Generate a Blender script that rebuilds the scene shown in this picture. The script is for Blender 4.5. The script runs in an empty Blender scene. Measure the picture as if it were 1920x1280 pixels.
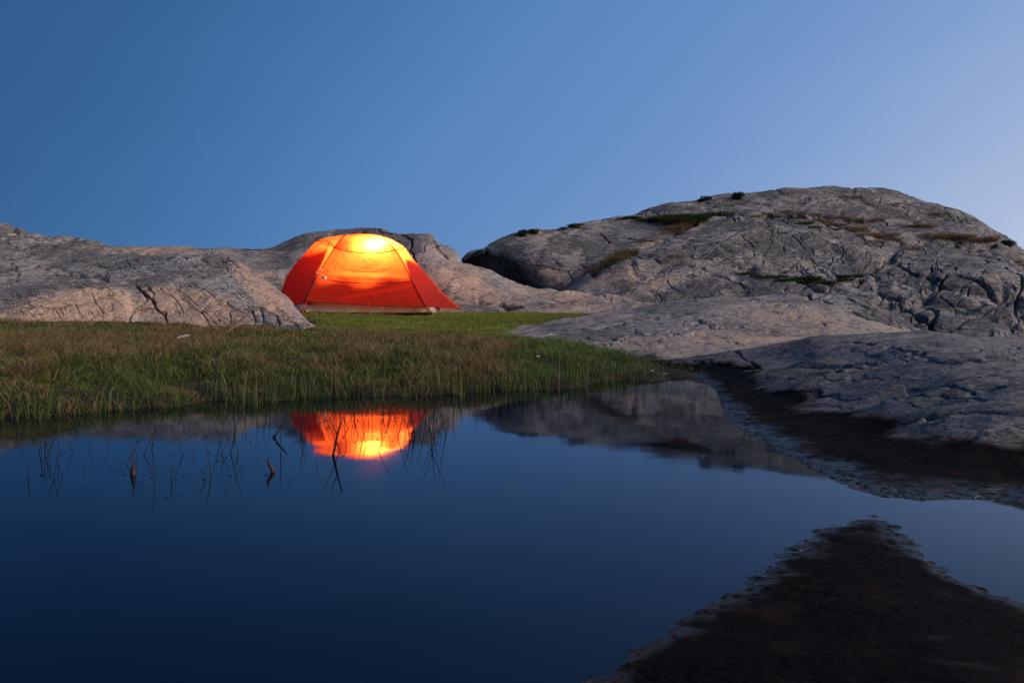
import bpy, math, random, time
import numpy as np
from mathutils import Vector
T0 = time.time()
C = bpy.context.scene.collection
SC = bpy.context.scene
CAMZ, F, CX, HY = 0.35, 1280.0, 960.0, 602.0      # camera height; focal length, centre and horizon in 1920 px wide frame
f32 = np.float32

# ------------------------------------------------------------------ noise
def _h(ix, iy, iz, seed):
    h = (ix.astype(np.uint32)*np.uint32(0x8da6b343)) ^ (iy.astype(np.uint32)*np.uint32(0xd8163841)) ^ (iz.astype(np.uint32)*np.uint32(0xcb1ab31f)) ^ np.uint32((seed*0x9e3779b9) & 0xffffffff)
    h ^= h >> np.uint32(15); h *= np.uint32(0x2c1b3c6d); h ^= h >> np.uint32(12); h *= np.uint32(0x297a2d39); h ^= h >> np.uint32(15)
    return h
def noise(P, s=1.0, seed=0):
    """gradient noise about -1..1 of points (N,3) times s (scalar or 3-vector)"""
    Q = P.astype(f32)*np.asarray(s, f32)
    I = np.floor(Q).astype(np.int32); R = Q - I
    U = R*R*R*(R*(R*6-15)+10)
    out = None
    acc = np.zeros(len(Q), f32)
    for dx in (0, 1):
        wx = U[:, 0] if dx else 1-U[:, 0]
        for dy in (0, 1):
            wy = U[:, 1] if dy else 1-U[:, 1]
            for dz in (0, 1):
                wz = U[:, 2] if dz else 1-U[:, 2]
                h = _h(I[:, 0]+dx, I[:, 1]+dy, I[:, 2]+dz, seed)
                gx = (h & np.uint32(1023)).astype(f32)/511.5-1
                gy = ((h >> np.uint32(10)) & np.uint32(1023)).astype(f32)/511.5-1
                gz = ((h >> np.uint32(20)) & np.uint32(1023)).astype(f32)/511.5-1
                acc += wx*wy*wz*(gx*(R[:, 0]-dx)+gy*(R[:, 1]-dy)+gz*(R[:, 2]-dz))
    return acc*1.5
def fbm(P, s, octaves=4, seed=0, gain=0.5, lac=2.03):
    s = np.asarray(s, f32)*np.ones(3, f32)
    a, t = 1.0, 0
    for k in range(octaves):
        t = t + a*noise(P, s, seed+k*7); a *= gain; s = s*lac
    return t
def ridged(P, s, octaves=3, seed=0, gain=0.5):
    s = np.asarray(s, f32)*np.ones(3, f32)
    a, t = 1.0, 0
    for k in range(octaves):
        t = t + a*(1-np.abs(noise(P, s, seed+k*11))*2.2); a *= gain; s = s*2.1
    return t
def cells(P, s, seed=0):
    """F2-F1 of a 3-D cell pattern: 0 on the joints between blocks"""
    Q = P.astype(f32)*np.asarray(s, f32)
    I = np.floor(Q).astype(np.int32)
    d1 = np.full(len(Q), 9, f32); d2 = np.full(len(Q), 9, f32)
    for dx in (-1, 0, 1):
        for dy in (-1, 0, 1):
            for dz in (-1, 0, 1):
                jx, jy, jz = I[:, 0]+dx, I[:, 1]+dy, I[:, 2]+dz
                h = _h(jx, jy, jz, seed)
                px = jx + (h & np.uint32(1023)).astype(f32)/1023
                py = jy + ((h >> np.uint32(10)) & np.uint32(1023)).astype(f32)/1023
                pz = jz + ((h >> np.uint32(20)) & np.uint32(1023)).astype(f32)/1023
                d = np.sqrt((px-Q[:, 0])**2+(py-Q[:, 1])**2+(pz-Q[:, 2])**2)
                n = d < d1
                d2 = np.where(n, d1, np.minimum(d2, d)); d1 = np.where(n, d, d1)
    return d2-d1
def ledge(Q, f, n, seed, warp=.8):
    q = (Q@np.array([.28, .85, .75]))*f+warp*fbm(Q, f*.45, 4, seed)
    u = q-np.floor(q); return np.where(u < .93, (u/.93)**2.2, (1-u)/.07)*np.clip(.45+1.4*noise(Q, f*.5, seed+3), 0, 1)
def sstep(a, b, x):
    t = np.clip((x-a)/(b-a), 0, 1); return t*t*(3-2*t)

# ------------------------------------------------------------------ mesh helpers
def pchip(xk, Y, x):
    """shape-preserving cubic through (xk, Y[k,...]) at x"""
    xk = np.asarray(xk, float); Y = np.asarray(Y, float); x = np.asarray(x, float)
    h = np.diff(xk); sh = (-1,)+(1,)*(Y.ndim-1)
    d = np.diff(Y, axis=0)/h.reshape(sh)
    m = np.zeros_like(Y)
    if len(xk) > 2:
        w1 = (2*h[1:]+h[:-1]).reshape(sh); w2 = (h[1:]+2*h[:-1]).reshape(sh)
        p = d[:-1]*d[1:]
        with np.errstate(divide='ignore', invalid='ignore'):
            hm = (w1+w2)/(w1/d[:-1]+w2/d[1:])
        m[1:-1] = np.where(p > 0, hm, 0)
    m[0] = d[0]; m[-1] = d[-1]
    x = np.clip(x, xk[0], xk[-1])
    i = np.clip(np.searchsorted(xk, x)-1, 0, len(xk)-2)
    t = ((x-xk[i])/h[i]).reshape(sh); hh = h[i].reshape(sh)
    return ((2*t**3-3*t**2+1)*Y[i]+(t**3-2*t**2+t)*hh*m[i]+(-2*t**3+3*t**2)*Y[i+1]+(t**3-t**2)*hh*m[i+1])

def mesh_np(name, V, quads=None, tris=None, smooth=True):
    me = bpy.data.meshes.new(name)
    V = np.ascontiguousarray(V, f32)
    nq = 0 if quads is None else len(quads); ntr = 0 if tris is None else len(tris)
    me.vertices.add(len(V)); me.vertices.foreach_set('co', V.ravel())
    me.loops.add(nq*4+ntr*3); me.polygons.add(nq+ntr)
    li = []
    if nq: li.append(np.asarray(quads, np.int32).ravel())
    if ntr: li.append(np.asarray(tris, np.int32).ravel())
    me.loops.foreach_set('vertex_index', np.concatenate(li))
    st = np.concatenate([np.arange(nq)*4, nq*4+np.arange(ntr)*3]).astype(np.int32)
    me.polygons.foreach_set('loop_start', st)
    me.polygons.foreach_set('use_smooth', np.full(nq+ntr, smooth))
    me.update(calc_edges=True); me.validate(verbose=False)
    return me
def grid_quads(nv, nu):
    i = np.arange((nv-1)*nu).reshape(nv-1, nu)[:, :-1].ravel()
    return np.stack([i, i+1, i+nu+1, i+nu], 1)
def attr_col(me, A, name='mask'):
    a = me.color_attributes.new(name, 'FLOAT_COLOR', 'POINT')
    full = np.zeros((len(A), 4), f32); full[:, :A.shape[1]] = A
    a.data.foreach_set('color', full.ravel())
def tag(o, label=None, cat=None, group=None, kind=None):
    if label: o['label'] = label
    if cat: o['category'] = cat
    if group: o['group'] = group
    if kind: o['kind'] = kind
    return o
def link(name, me, m=None, parent=None, origin=None):
    o = bpy.data.objects.new(name, me); C.objects.link(o)
    if m is not None: me.materials.append(m)
    if parent is not None: o.parent = parent
    if origin is not None:
        v = np.empty(len(me.vertices)*3, f32); me.vertices.foreach_get('co', v)
        v = (v.reshape(-1, 3)-np.asarray(origin, f32)); me.vertices.foreach_set('co', v.ravel()); me.update()
        o.location = origin
    return o
def empty(name, loc):
    o = bpy.data.objects.new(name, None); C.objects.link(o); o.location = loc; o.empty_display_size = .1; return o
def at(px, py, d): return np.array([(px-CX)/F*d, d, CAMZ-(py-HY)/F*d])
def tube(pts, rad, sides=6):
    """(V, quads) of a tube along pts with a radius per point"""
    pts = np.asarray(pts, float); n = len(pts); rad = np.ones(n)*rad
    tg = np.gradient(pts, axis=0); tg /= np.linalg.norm(tg, axis=1)[:, None]+1e-9
    up = np.where(np.abs(tg[:, 2:3]) > .9, np.array([[1., 0, 0]]), np.array([[0, 0, 1.]]))
    a = np.cross(tg, up); a /= np.linalg.norm(a, axis=1)[:, None]+1e-9; b = np.cross(tg, a)
    ph = np.linspace(0, 2*np.pi, sides, endpoint=False)
    V = (pts[:, None]+rad[:, None, None]*(np.cos(ph)[None, :, None]*a[:, None]+np.sin(ph)[None, :, None]*b[:, None])).reshape(-1, 3)
    q = []
    for i in range(n-1):
        for k in range(sides):
            q.append((i*sides+k, i*sides+(k+1) % sides, (i+1)*sides+(k+1) % sides, (i+1)*sides+k))
    return V, np.array(q)
def joined(parts):
    Vs, Qs, o = [], [], 0
    for V, q in parts: Vs.append(V); Qs.append(q+o); o += len(V)
    return np.concatenate(Vs), np.concatenate(Qs)

# ------------------------------------------------------------------ materials
class NT:
    def __init__(s, name):
        s.m = bpy.data.materials.new(name); s.m.use_nodes = True; s.t = s.m.node_tree; s.n = s.t.nodes; s.n.clear()
        s.out = s.n.new('ShaderNodeOutputMaterial')
    def node(s, typ, props=None, **inp):
        nd = s.n.new(typ)
        for k, v in (props or {}).items(): setattr(nd, k, v)
        for k, v in inp.items():
            k2 = int(k[1:]) if k[0] == 'i' and k[1:].isdigit() else k.replace('_', ' ')
            s.set(nd.inputs[k2], v)
        return nd
    def set(s, sock, v):
        if isinstance(v, bpy.types.NodeSocket): s.t.links.new(v, sock)
        elif isinstance(v, bpy.types.Node): s.t.links.new(v.outputs[0], sock)
        else:
            if isinstance(v, (tuple, list)) and len(v) == 3 and sock.type == 'RGBA': v = tuple(v)+(1,)
            sock.default_value = v
    def mix(s, fac, a, b, mode='MIX'):
        nd = s.n.new('ShaderNodeMix'); nd.data_type = 'RGBA'; nd.blend_type = mode
        s.set(nd.inputs[0], fac); s.set(nd.inputs[6], a); s.set(nd.inputs[7], b)
        return nd.outputs[2]
    def math(s, op, a, b=0.0, c=0.0):
        nd = s.n.new('ShaderNodeMath'); nd.operation = op
        s.set(nd.inputs[0], a); s.set(nd.inputs[1], b)
        if op == 'MULTIPLY_ADD': s.set(nd.inputs[2], c)
        return nd.outputs[0]
    def ramp(s, fac, lo, hi):
        nd = s.n.new('ShaderNodeMapRange'); nd.interpolation_type = 'SMOOTHSTEP'
        s.set(nd.inputs[0], fac); nd.inputs[1].default_value = lo; nd.inputs[2].default_value = hi
        return nd.outputs[0]
    def noise(s, vec, scale, detail=4, rough=.55, dist=0):
        return s.node('ShaderNodeTexNoise', Vector=vec, Scale=scale, Detail=detail, Roughness=rough, Distortion=dist).outputs[0]

def plain(name, col, rough=.7, spec=.3, var=.25, scale=30):
    k = NT(name); co = k.node('ShaderNodeTexCoord').outputs['Object']
    n = k.noise(co, scale)
    c = k.mix(n, tuple(x*(1-var) for x in col), tuple(min(1, x*(1+var)) for x in col))
    b = k.node('ShaderNodeBsdfPrincipled', Base_Color=c, Roughness=rough, Specular_IOR_Level=spec)
    k.t.links.new(b.outputs[0], k.out.inputs[0]); return k.m

def rock_mat(name, grey, warm, wl=0.0, speck=60., bump=.012, streak=(2.0, 1.0, 9.0), rot=(0, 0, 0), dark_amt=.55, ls=6.0):
    """granite; attribute mask: r = warm clean granite, g = black algae / wet film, b = rust"""
    k = NT(name); co = k.node('ShaderNodeTexCoord').outputs['Object']
    at_ = k.node('ShaderNodeAttribute', {'attribute_name': 'mask'})
    sep = k.node('ShaderNodeSeparateColor', Color=at_.outputs['Color'])
    W, D, Rr = sep.outputs[0], sep.outputs[1], sep.outputs[2]
    nb = k.noise(co, 1.3, 6, .6, .4); nm = k.noise(co, 7, 6, .65, .3); nf = k.noise(co, speck, 5, .7); nff = k.noise(co, speck*4, 3, .7)
    wf = k.ramp(k.math('ADD', W, k.math('MULTIPLY', k.math('SUBTRACT', nm, .5), .9)), .25, .75)
    c = k.mix(wf, grey, warm)
    # crystals: small light and dark grains
    c = k.mix(k.ramp(nf, .30, .72), k.mix(.55, c, (.03, .03, .035)), k.mix(.30, c, (.72, .66, .62)))
    c = k.mix(k.math('MULTIPLY', k.ramp(nff, .54, .70), .5), c, (.05, .045, .045))
    c = k.mix(k.ramp(nb, .3, .7), k.mix(.30, c, (.10, .105, .12)), c)
    # black lichen: streaks along the foliation, a spatter of small spots and broad crusts
    mp = k.node('ShaderNodeMapping', Vector=co, Rotation=rot, Scale=streak)
    ns = k.noise(mp.outputs[0], ls, 9, .70, .5)
    nl = k.noise(co, 1.1, 5, .65)
    ni = k.noise(co, ls*4.5, 8, .72)
    cover = k.math('ADD', k.math('MULTIPLY', k.math('SUBTRACT', nl, .5), .9), k.math('MULTIPLY', k.math('SUBTRACT', .55, W), .28))
    lich = k.ramp(k.math('ADD', ns, cover), .55, .63)
    spot = k.math('MULTIPLY', k.ramp(k.math('ADD', ni, k.math('MULTIPLY', cover, .5)), .56, .62), .75)
    lich = k.math('MULTIPLY', k.math('MAXIMUM', lich, spot), dark_amt)
    c = k.mix(lich, c, k.mix(k.ramp(nf, .35, .65), (.022, .023, .026), (.13, .135, .145)))
    # hairline joints
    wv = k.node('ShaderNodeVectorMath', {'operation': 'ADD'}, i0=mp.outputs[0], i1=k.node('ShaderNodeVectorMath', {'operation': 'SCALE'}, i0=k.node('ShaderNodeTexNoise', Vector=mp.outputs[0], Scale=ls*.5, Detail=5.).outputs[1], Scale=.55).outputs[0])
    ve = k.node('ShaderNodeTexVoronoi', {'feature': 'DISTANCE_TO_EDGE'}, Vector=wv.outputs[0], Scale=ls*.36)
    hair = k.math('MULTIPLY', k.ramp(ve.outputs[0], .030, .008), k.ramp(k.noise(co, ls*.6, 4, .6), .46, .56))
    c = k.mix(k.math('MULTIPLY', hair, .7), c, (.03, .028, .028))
    # small pale lichen rosettes
    nv = k.node('ShaderNodeTexVoronoi', Vector=co, Scale=22.)
    pal = k.math('MULTIPLY', k.ramp(k.math('ADD', nv.outputs[0], k.math('MULTIPLY', nf, .25)), .36, .24), k.ramp(k.noise(co, 3.7, 3), .55, .66))
    c = k.mix(k.math('MULTIPLY', pal, .45), c, (.40, .41, .38))
    # rust
    c = k.mix(k.math('MULTIPLY', k.ramp(k.math('ADD', Rr, k.math('MULTIPLY', k.math('SUBTRACT', nm, .5), .7)), .3, .7), .85), c, (.22, .085, .04))
    # algae film
    df = k.ramp(k.math('ADD', D, k.math('MULTIPLY', k.math('SUBTRACT', k.math('MULTIPLY_ADD', ns, .5, k.math('MULTIPLY', nm, .5)), .5), 1.0)), .18, .85)
    alg = k.mix(k.ramp(k.noise(co, 9, 6, .6), .50, .72), (.0045, .0042, .005), (.024, .013, .010))
    c = k.mix(df, c, alg)
    wet = k.math('MULTIPLY', at_.outputs['Alpha'], k.ramp(k.noise(co, 48, 5, .75), .38, .54))
    rough = k.math('MULTIPLY_ADD', wet, -.70, .88)
    spec = k.math('MULTIPLY_ADD', wet, .55, k.math('MULTIPLY_ADD', df, -.14, .2))
    hgt = k.math('ADD', k.math('MULTIPLY_ADD', hair, -.8, k.math('MULTIPLY', nf, .55)), k.math('ADD', k.math('MULTIPLY', ns, .9), k.math('MULTIPLY', nff, .2)))
    bp = k.node('ShaderNodeBump', Height=hgt, Strength=.8, Distance=bump)
    b = k.node('ShaderNodeBsdfPrincipled', Base_Color=c, Roughness=rough, Specular_IOR_Level=spec, Normal=bp.outputs[0])
    k.t.links.new(b.outputs[0], k.out.inputs[0]); return k.m

def grass_mat(name, trans=.35):
    k = NT(name); a = k.node('ShaderNodeAttribute', {'attribute_name': 'col'}).outputs['Color']
    d = k.node('ShaderNodeBsdfPrincipled', Base_Color=a, Roughness=.6, Specular_IOR_Level=.25)
    t = k.node('ShaderNodeBsdfTranslucent', Color=a)
    mx = k.node('ShaderNodeMixShader', i0=trans, i1=d.outputs[0], i2=t.outputs[0])
    k.t.links.new(mx.outputs[0], k.out.inputs[0]); return k.m

M = {}
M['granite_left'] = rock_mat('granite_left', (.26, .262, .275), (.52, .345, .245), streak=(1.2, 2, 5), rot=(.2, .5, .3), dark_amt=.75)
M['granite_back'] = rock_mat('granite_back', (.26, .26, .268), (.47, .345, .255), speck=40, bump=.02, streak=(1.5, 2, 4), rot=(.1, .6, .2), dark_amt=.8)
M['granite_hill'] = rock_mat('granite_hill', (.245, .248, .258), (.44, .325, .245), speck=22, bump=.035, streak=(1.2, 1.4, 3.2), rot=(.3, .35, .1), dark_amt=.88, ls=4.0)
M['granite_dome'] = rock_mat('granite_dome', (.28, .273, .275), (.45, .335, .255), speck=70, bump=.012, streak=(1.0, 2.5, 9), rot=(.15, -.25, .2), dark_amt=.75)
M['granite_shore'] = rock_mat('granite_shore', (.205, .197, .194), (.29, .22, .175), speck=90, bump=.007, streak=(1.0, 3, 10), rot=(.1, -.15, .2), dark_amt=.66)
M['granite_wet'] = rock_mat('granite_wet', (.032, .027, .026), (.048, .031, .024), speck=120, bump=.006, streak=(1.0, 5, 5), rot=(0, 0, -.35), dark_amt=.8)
M['bank_grass'] = grass_mat('bank_grass'); M['meadow_grass'] = grass_mat('meadow_grass')
M['soil'] = plain('peat_soil', (.028, .021, .014), .9, .1, .5, 12)
M['twig'] = plain('dead_stem', (.014, .012, .008), .7, .2, .4, 60)
M['straw'] = plain('straw', (.42, .34, .20), .8, .2, .3, 50)
M['drift'] = plain('weathered_wood', (.48, .44, .38), .8, .2, .3, 90)
M['rust_leaf'] = plain('withered_leaf', (.04, .016, .007), .6, .3, .5, 80)
M['bark'] = plain('bark', (.05, .035, .025), .9, .1, .3, 40)
M['quartz'] = plain('quartz', (.34, .34, .32), .6, .3, .2, 60)

# ------------------------------------------------------------------ camera, sky, sun
cam = bpy.data.cameras.new('camera'); cam.lens = 24; cam.sensor_width = 36; cam.shift_y = -38/1920
cam.clip_start = .02; cam.clip_end = 30000
co = bpy.data.objects.new('camera', cam); C.objects.link(co); co.location = (0, 0, CAMZ); co.rotation_euler = (math.pi/2, 0, 0); SC.camera = co
GLOW_AZ = math.radians(75)
w = bpy.data.worlds.new('World'); SC.world = w; w.use_nodes = True
nt = w.node_tree; N = nt.nodes; L = nt.links
bg = N['Background']
geo = N.new('ShaderNodeTexCoord')
def wmath(op, a, b):
    nd = N.new('ShaderNodeMath'); nd.operation = op
    for i, v in enumerate((a, b)):
        if isinstance(v, (int, float)): nd.inputs[i].default_value = v
        else: L.new(v, nd.inputs[i])
    return nd.outputs[0]
dot = N.new('ShaderNodeVectorMath'); dot.operation = 'DOT_PRODUCT'; L.new(geo.outputs['Generated'], dot.inputs[0])
dot.inputs[1].default_value = (math.sin(GLOW_AZ), math.cos(GLOW_AZ), 0)
sx = N.new('ShaderNodeSeparateXYZ'); L.new(geo.outputs['Generated'], sx.inputs[0])
zz = wmath('MAXIMUM', sx.outputs[2], 0.0)
tt = wmath('SUBTRACT', dot.outputs['Value'], wmath('MULTIPLY', zz, .72))
cl = N.new('ShaderNodeTexNoise'); cl.inputs['Scale'].default_value = 1.6; cl.inputs['Detail'].default_value = 3
mp = N.new('ShaderNodeMapping'); mp.inputs['Scale'].default_value = (1, 1, 3.5); L.new(geo.outputs['Generated'], mp.inputs[0]); L.new(mp.outputs[0], cl.inputs['Vector'])
tt = wmath('ADD', wmath('ADD', tt, .04), wmath('MULTIPLY', wmath('SUBTRACT', cl.outputs[0], .5), .10))
rmp = N.new('ShaderNodeValToRGB'); cr = rmp.color_ramp; cr.interpolation = 'B_SPLINE'
def lin(c): return tuple(((v/255)/12.92 if v/255 <= .04045 else ((v/255+.055)/1.055)**2.4) for v in c)+(1,)
L.new(wmath('MULTIPLY_ADD', tt, .5), rmp.inputs[0]); rmp.inputs[0].links[0].from_node.inputs[2].default_value = .5
stops = [(-1.0, (27, 66, 110)), (-.45, (46, 94, 146)), (-.2, (64, 114, 168)), (.0, (80, 128, 184)), (.25, (94, 135, 190)), (.5, (118, 151, 201)), (.72, (157, 177, 210)), (.85, (196, 203, 219)), (1.0, (232, 214, 206))]
while len(cr.elements) > 1: cr.elements.remove(cr.elements[-1])
for i, (p, c) in enumerate(stops):
    e = cr.elements[0] if i == 0 else cr.elements.new((p+1)/2)
    e.position = (p+1)/2; g_ = sum(c)/3; e.color = tuple(v*.86 for v in lin(tuple(q_*.93+g_*.07 for q_ in c))[:3])+(1,)
sky = N.new('ShaderNodeTexSky'); sky.sky_type = 'NISHITA'; sky.sun_disc = False
sky.sun_elevation = math.radians(-2.5); sky.sun_rotation = GLOW_AZ; sky.ozone_density = 4; sky.dust_density = .3
skm = N.new('ShaderNodeMix'); skm.data_type = 'RGBA'; skm.blend_type = 'ADD'; skm.inputs[0].default_value = .08
L.new(rmp.outputs[0], skm.inputs[6]); L.new(sky.outputs[0], skm.inputs[7])
L.new(skm.outputs[2], bg.inputs[0]); bg.inputs[1].default_value = 1.0
sl = bpy.data.lights.new('afterglow_sun', 'SUN'); sl.energy = 3.3; sl.angle = math.radians(50); sl.color = (1, .77, .59)
so = bpy.data.objects.new('afterglow_sun', sl); C.objects.link(so)
az, el = math.radians(118), math.radians(20)
so.rotation_euler = Vector((math.sin(az)*math.cos(el), math.cos(az)*math.cos(el), math.sin(el))).to_track_quat('Z', 'Y').to_euler()
SC.view_settings.view_transform = 'Standard'; SC.view_settings.look = 'None'; SC.view_settings.exposure = .32; SC.view_settings.gamma = 1
SC.render.engine = 'CYCLES'
SC.cycles.use_denoising = True; SC.cycles.max_bounces = 8; SC.cycles.transmission_bounces = 6; SC.cycles.sample_clamp_indirect = 6
SC.cycles.caustics_reflective = False; SC.cycles.caustics_refractive = False

# ------------------------------------------------------------------ rock builder
ROCKS = {}
def resample(row, px):
    r = np.array([p[:3] for p in row], float)
    return pchip(r[:, 0], r[:, 1:], px)
def rock(name, obj_name, mat, px0, px1, nu, rows, back, segs, disp, cracks=(), patches=(), zrow=None, sub=None, dark_z=None, crack_jit=6., top_grey=.6, warm0=.5):
    """Loft a rock from its rows of points (base to crest), give it a back, then relief.
    zrow: index of rows given as (px, py, z) instead of depth. sub: extra row under the base (d offset, z)"""
    px = np.linspace(px0, px1, nu)
    if px0 < -100: px = np.concatenate([np.linspace(px0, -60, 60, endpoint=False), np.linspace(-60, px1, nu)])
    if px1 > 1990: px = np.concatenate([np.linspace(px0, 1980, nu, endpoint=False), np.linspace(1980, px1, 70)])
    nu = len(px); G = []
    for i, row in enumerate(rows):
        yd = resample(row, px)
        if zrow and i in zrow:
            d = (CAMZ-yd[:, 1])*F/np.maximum(yd[:, 0]-HY, 1e-3); z = yd[:, 1]
        else:
            d = yd[:, 1]; z = CAMZ-(yd[:, 0]-HY)/F*d
        G.append(np.stack([(px-CX)/F*d, d, z], 1))
    if sub is not None:
        for dd, zz_ in sub:
            b0 = G[0]; d = b0[:, 1]+dd
            G.insert(0, np.stack([(px-CX)/F*d, d, np.minimum(b0[:, 2]-.02, b0[:, 2]*0+zz_ if zz_ is not None else b0[:, 2]-.3)], 1))
    nfront = len(G)
    cr_ = G[-1]
    for dd, dz in back:
        d = cr_[:, 1]+dd
        G.append(np.stack([(px-CX)/F*d, d, cr_[:, 2]+dz], 1))
    G = np.array(G)                                            # K,U,3
    K = len(G)
    xk = np.concatenate([[0], np.cumsum(np.maximum(np.linalg.norm(np.diff(G, axis=0), axis=2).mean(1), .02))])
    ss = list(segs)+[10]*(K-1-len(segs))
    v = np.concatenate([np.linspace(xk[i], xk[i+1], ss[i], endpoint=False) for i in range(K-1)]+[[xk[-1]]])
    P = pchip(xk, G, v)                                        # V,U,3
    nv = len(v)
    for _ in range(2):
        P[1:-1] = .25*P[:-2]+.5*P[1:-1]+.25*P[2:]
    crest_i = int(np.searchsorted(v, xk[nfront-1]))
    def normals(P):
        du = np.gradient(P, axis=1); dv = np.gradient(P, axis=0)
        n = np.cross(du, dv); n /= np.linalg.norm(n, axis=2)[..., None]+1e-9
        return n
    nrm = normals(P)
    if nrm[:crest_i, :, 1].mean() > 0: nrm = -nrm
    Q = P.reshape(-1, 3); n0 = nrm.reshape(-1, 3)
    ppx = CX+Q[:, 0]/Q[:, 1]*F; ppy = HY-(Q[:, 2]-CAMZ)/Q[:, 1]*F
    front = (np.repeat(np.arange(nv), nu) <= crest_i+2)
    j1 = noise(Q, 5.0/(Q[:, 1].mean()/10), 31); j2 = noise(Q, 5.0/(Q[:, 1].mean()/10), 77); j3 = noise(Q, 1.6, 5)
    jx = ppx+crack_jit*(j1+.9*j3); jy = ppy+crack_jit*(j2+.7*j3)
    dsp = disp(Q, n0, ppx, ppy)
    for pl, wd, dep in cracks:
        dep = dep*{'hill': .6, 'left': .5, 'overhang': .6, 'shore': .6}.get(name, 1)
        best = np.full(len(Q), 1e9); side = np.zeros(len(Q))
        pl = np.array(pl, float)
        for a, b in zip(pl[:-1], pl[1:]):
            ab = b-a; t = np.clip(((jx-a[0])*ab[0]+(jy-a[1])*ab[1])/(ab@ab), 0, 1)
            dx, dy = jx-(a[0]+t*ab[0]), jy-(a[1]+t*ab[1])
            dd = np.hypot(dx, dy); best = np.minimum(best, dd)
        wv = wd*.62*(.6+.8*np.clip(.5+j2, 0, 1))
        g = np.exp(-(best/wv)**2)
        dsp = dsp-np.where(front, dep*g, 0)
    Q2 = Q+n0*dsp[:, None]
    me = mesh_np(obj_name, Q2, grid_quads(nv, nu))
    # masks
    nz = n0[:, 2]
    A = np.zeros((len(Q), 4), f32)
    A[:, 0] = warm0-top_grey*(sstep(.35, .9, nz)-.3)+.25*fbm(Q, .9, 3, 3)
    if dark_z is not None:
        lo, hi = dark_z
        zf = Q2[:, 2]+.5*(hi-lo)*fbm(Q, 3.0, 4, 9)
        A[:, 1] = np.maximum(A[:, 1], 1-sstep(lo, hi, zf)); A[:, 3] = 1-sstep(.003, .013, Q2[:, 2]+.002*fbm(Q, 9, 2, 12))
    for (cx, cy, rx, ry, ang, ch, amt) in patches:
        ca, sa = math.cos(math.radians(ang)), math.sin(math.radians(ang))
        dx, dy = jx-cx, jy-cy
        e = ((dx*ca+dy*sa)/rx)**2+((-dx*sa+dy*ca)/ry)**2
        A[:, ch] += np.where(front, amt*np.exp(-e), 0)
    attr_col(me, np.clip(A, 0, 1))
    o = link(obj_name, me, mat)
    ROCKS[name] = dict(o=o, P=Q2.reshape(nv, nu, 3), crest=crest_i, px=CX+Q2[:, 0]/Q2[:, 1]*F, py=HY-(Q2[:, 2]-CAMZ)/Q2[:, 1]*F, n=n0, front=front)
    return o
def on_rock(name, px, py):
    r = ROCKS[name]
    e = np.where(r['front'], np.hypot(r['px']-px, r['py']-py), 1e9)
    i = int(np.argmin(e)); return r['P'].reshape(-1, 3)[i].copy(), r['n'][i]

# ---- left slab
def disp_left(Q, n, px, py):
    top = sstep(.5, .9, n[:, 2])
    A = Q@np.array([[.8, -.35, .5], [.2, .9, .1], [-.55, .1, .83]]).T
    st = ridged(A, (1.2, 1.0, 5.0), 3, 4)
    lay = np.abs(noise(A, (.8, .8, 3.0), 61))
    pit = np.maximum(noise(Q, 14, 41), 0)**2
    end = sstep(594, 560, px)
    return end*(.045*fbm(Q, .9, 3, 1)+.011*(st-.8)+.018*np.minimum(lay, .35)+.006*fbm(Q, 11, 3, 8)-.02*pit*(1-.4*top)-.006*(1-np.minimum(cells(A+.15*np.stack([noise(Q, 2, 301), noise(Q, 2, 302), noise(Q, 2, 303)], 1), (1.6, 2.2, 4.2), 5)*9, 1)))
CR_L = [
 ([(252, 528), (268, 545), (275, 562), (262, 575), (250, 590), (246, 606)], 3.4, .10), ([(268, 545), (283, 560), (290, 575), (305, 585), (312, 600), (318, 616)], 4, .12),
 ([(275, 535), (290, 548), (285, 565)], 4, .06), ([(250, 590), (262, 582), (290, 578), (305, 585)], 3.5, .08),
 ([(330, 540), (350, 560), (372, 580), (388, 600), (400, 618)], 1.5, .035), ([(300, 535), (330, 560), (345, 590)], 2, .04), ([(365, 532), (400, 556), (430, 575)], 1.3, .025), ([(400, 530), (435, 550), (470, 570)], 1.3, .025),
 ([(470, 575), (474, 595), (472, 620)], 2.6, .07), ([(486, 575), (490, 590), (485, 615)], 2.6, .07), ([(470, 577), (486, 574), (500, 580), (516, 590), (522, 606)], 2.4, .06), ([(492, 600), (505, 610), (515, 612)], 2.6, .05),
 ([(535, 592), (548, 600), (556, 610)], 2, .05), ([(427, 484), (450, 508), (476, 538), (505, 562), (545, 594), (572, 608)], 3.0, .045), ([(432, 578), (430, 600)], 1.5, .03), ([(410, 585), (412, 605)], 1.5, .03),
 ([(0, 505), (28, 507), (32, 500), (22, 492)], 4, .10), ([(28, 520), (40, 505), (70, 497), (106, 512)], 4, .09), ([(80, 495), (110, 505), (140, 515), (200, 520)], 5, .06), ([(0, 523), (60, 524), (140, 519), (210, 512)], 3, .05),
 ([(85, 540), (150, 538), (190, 533), (240, 525)], 2.2, .045), ([(170, 545), (178, 565), (195, 590)], 2, .04), ([(140, 570), (147, 590)], 1.6, .03),
 ([(170, 490), (260, 492), (340, 488), (420, 492)], 3, .03), ([(230, 500), (320, 505), (400, 508)], 2.5, .03), ([(100, 500), (190, 503), (280, 510), (360, 518)], 2.5, .03)]
rq = random.Random(11)
for k in range(58):
    x, y = rq.uniform(300, 540), rq.uniform(505, 600)
    if y < 505+max(0, x-430)*.8: continue
    l_ = rq.uniform(8, 34); CR_L.append(([(x, y), (x+l_*.55, y+l_*.36+rq.uniform(-2, 2)), (x+l_, y+l_*.78+rq.uniform(-3, 3))], rq.uniform(1.0, 1.7), rq.uniform(.010, .024)))
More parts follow.
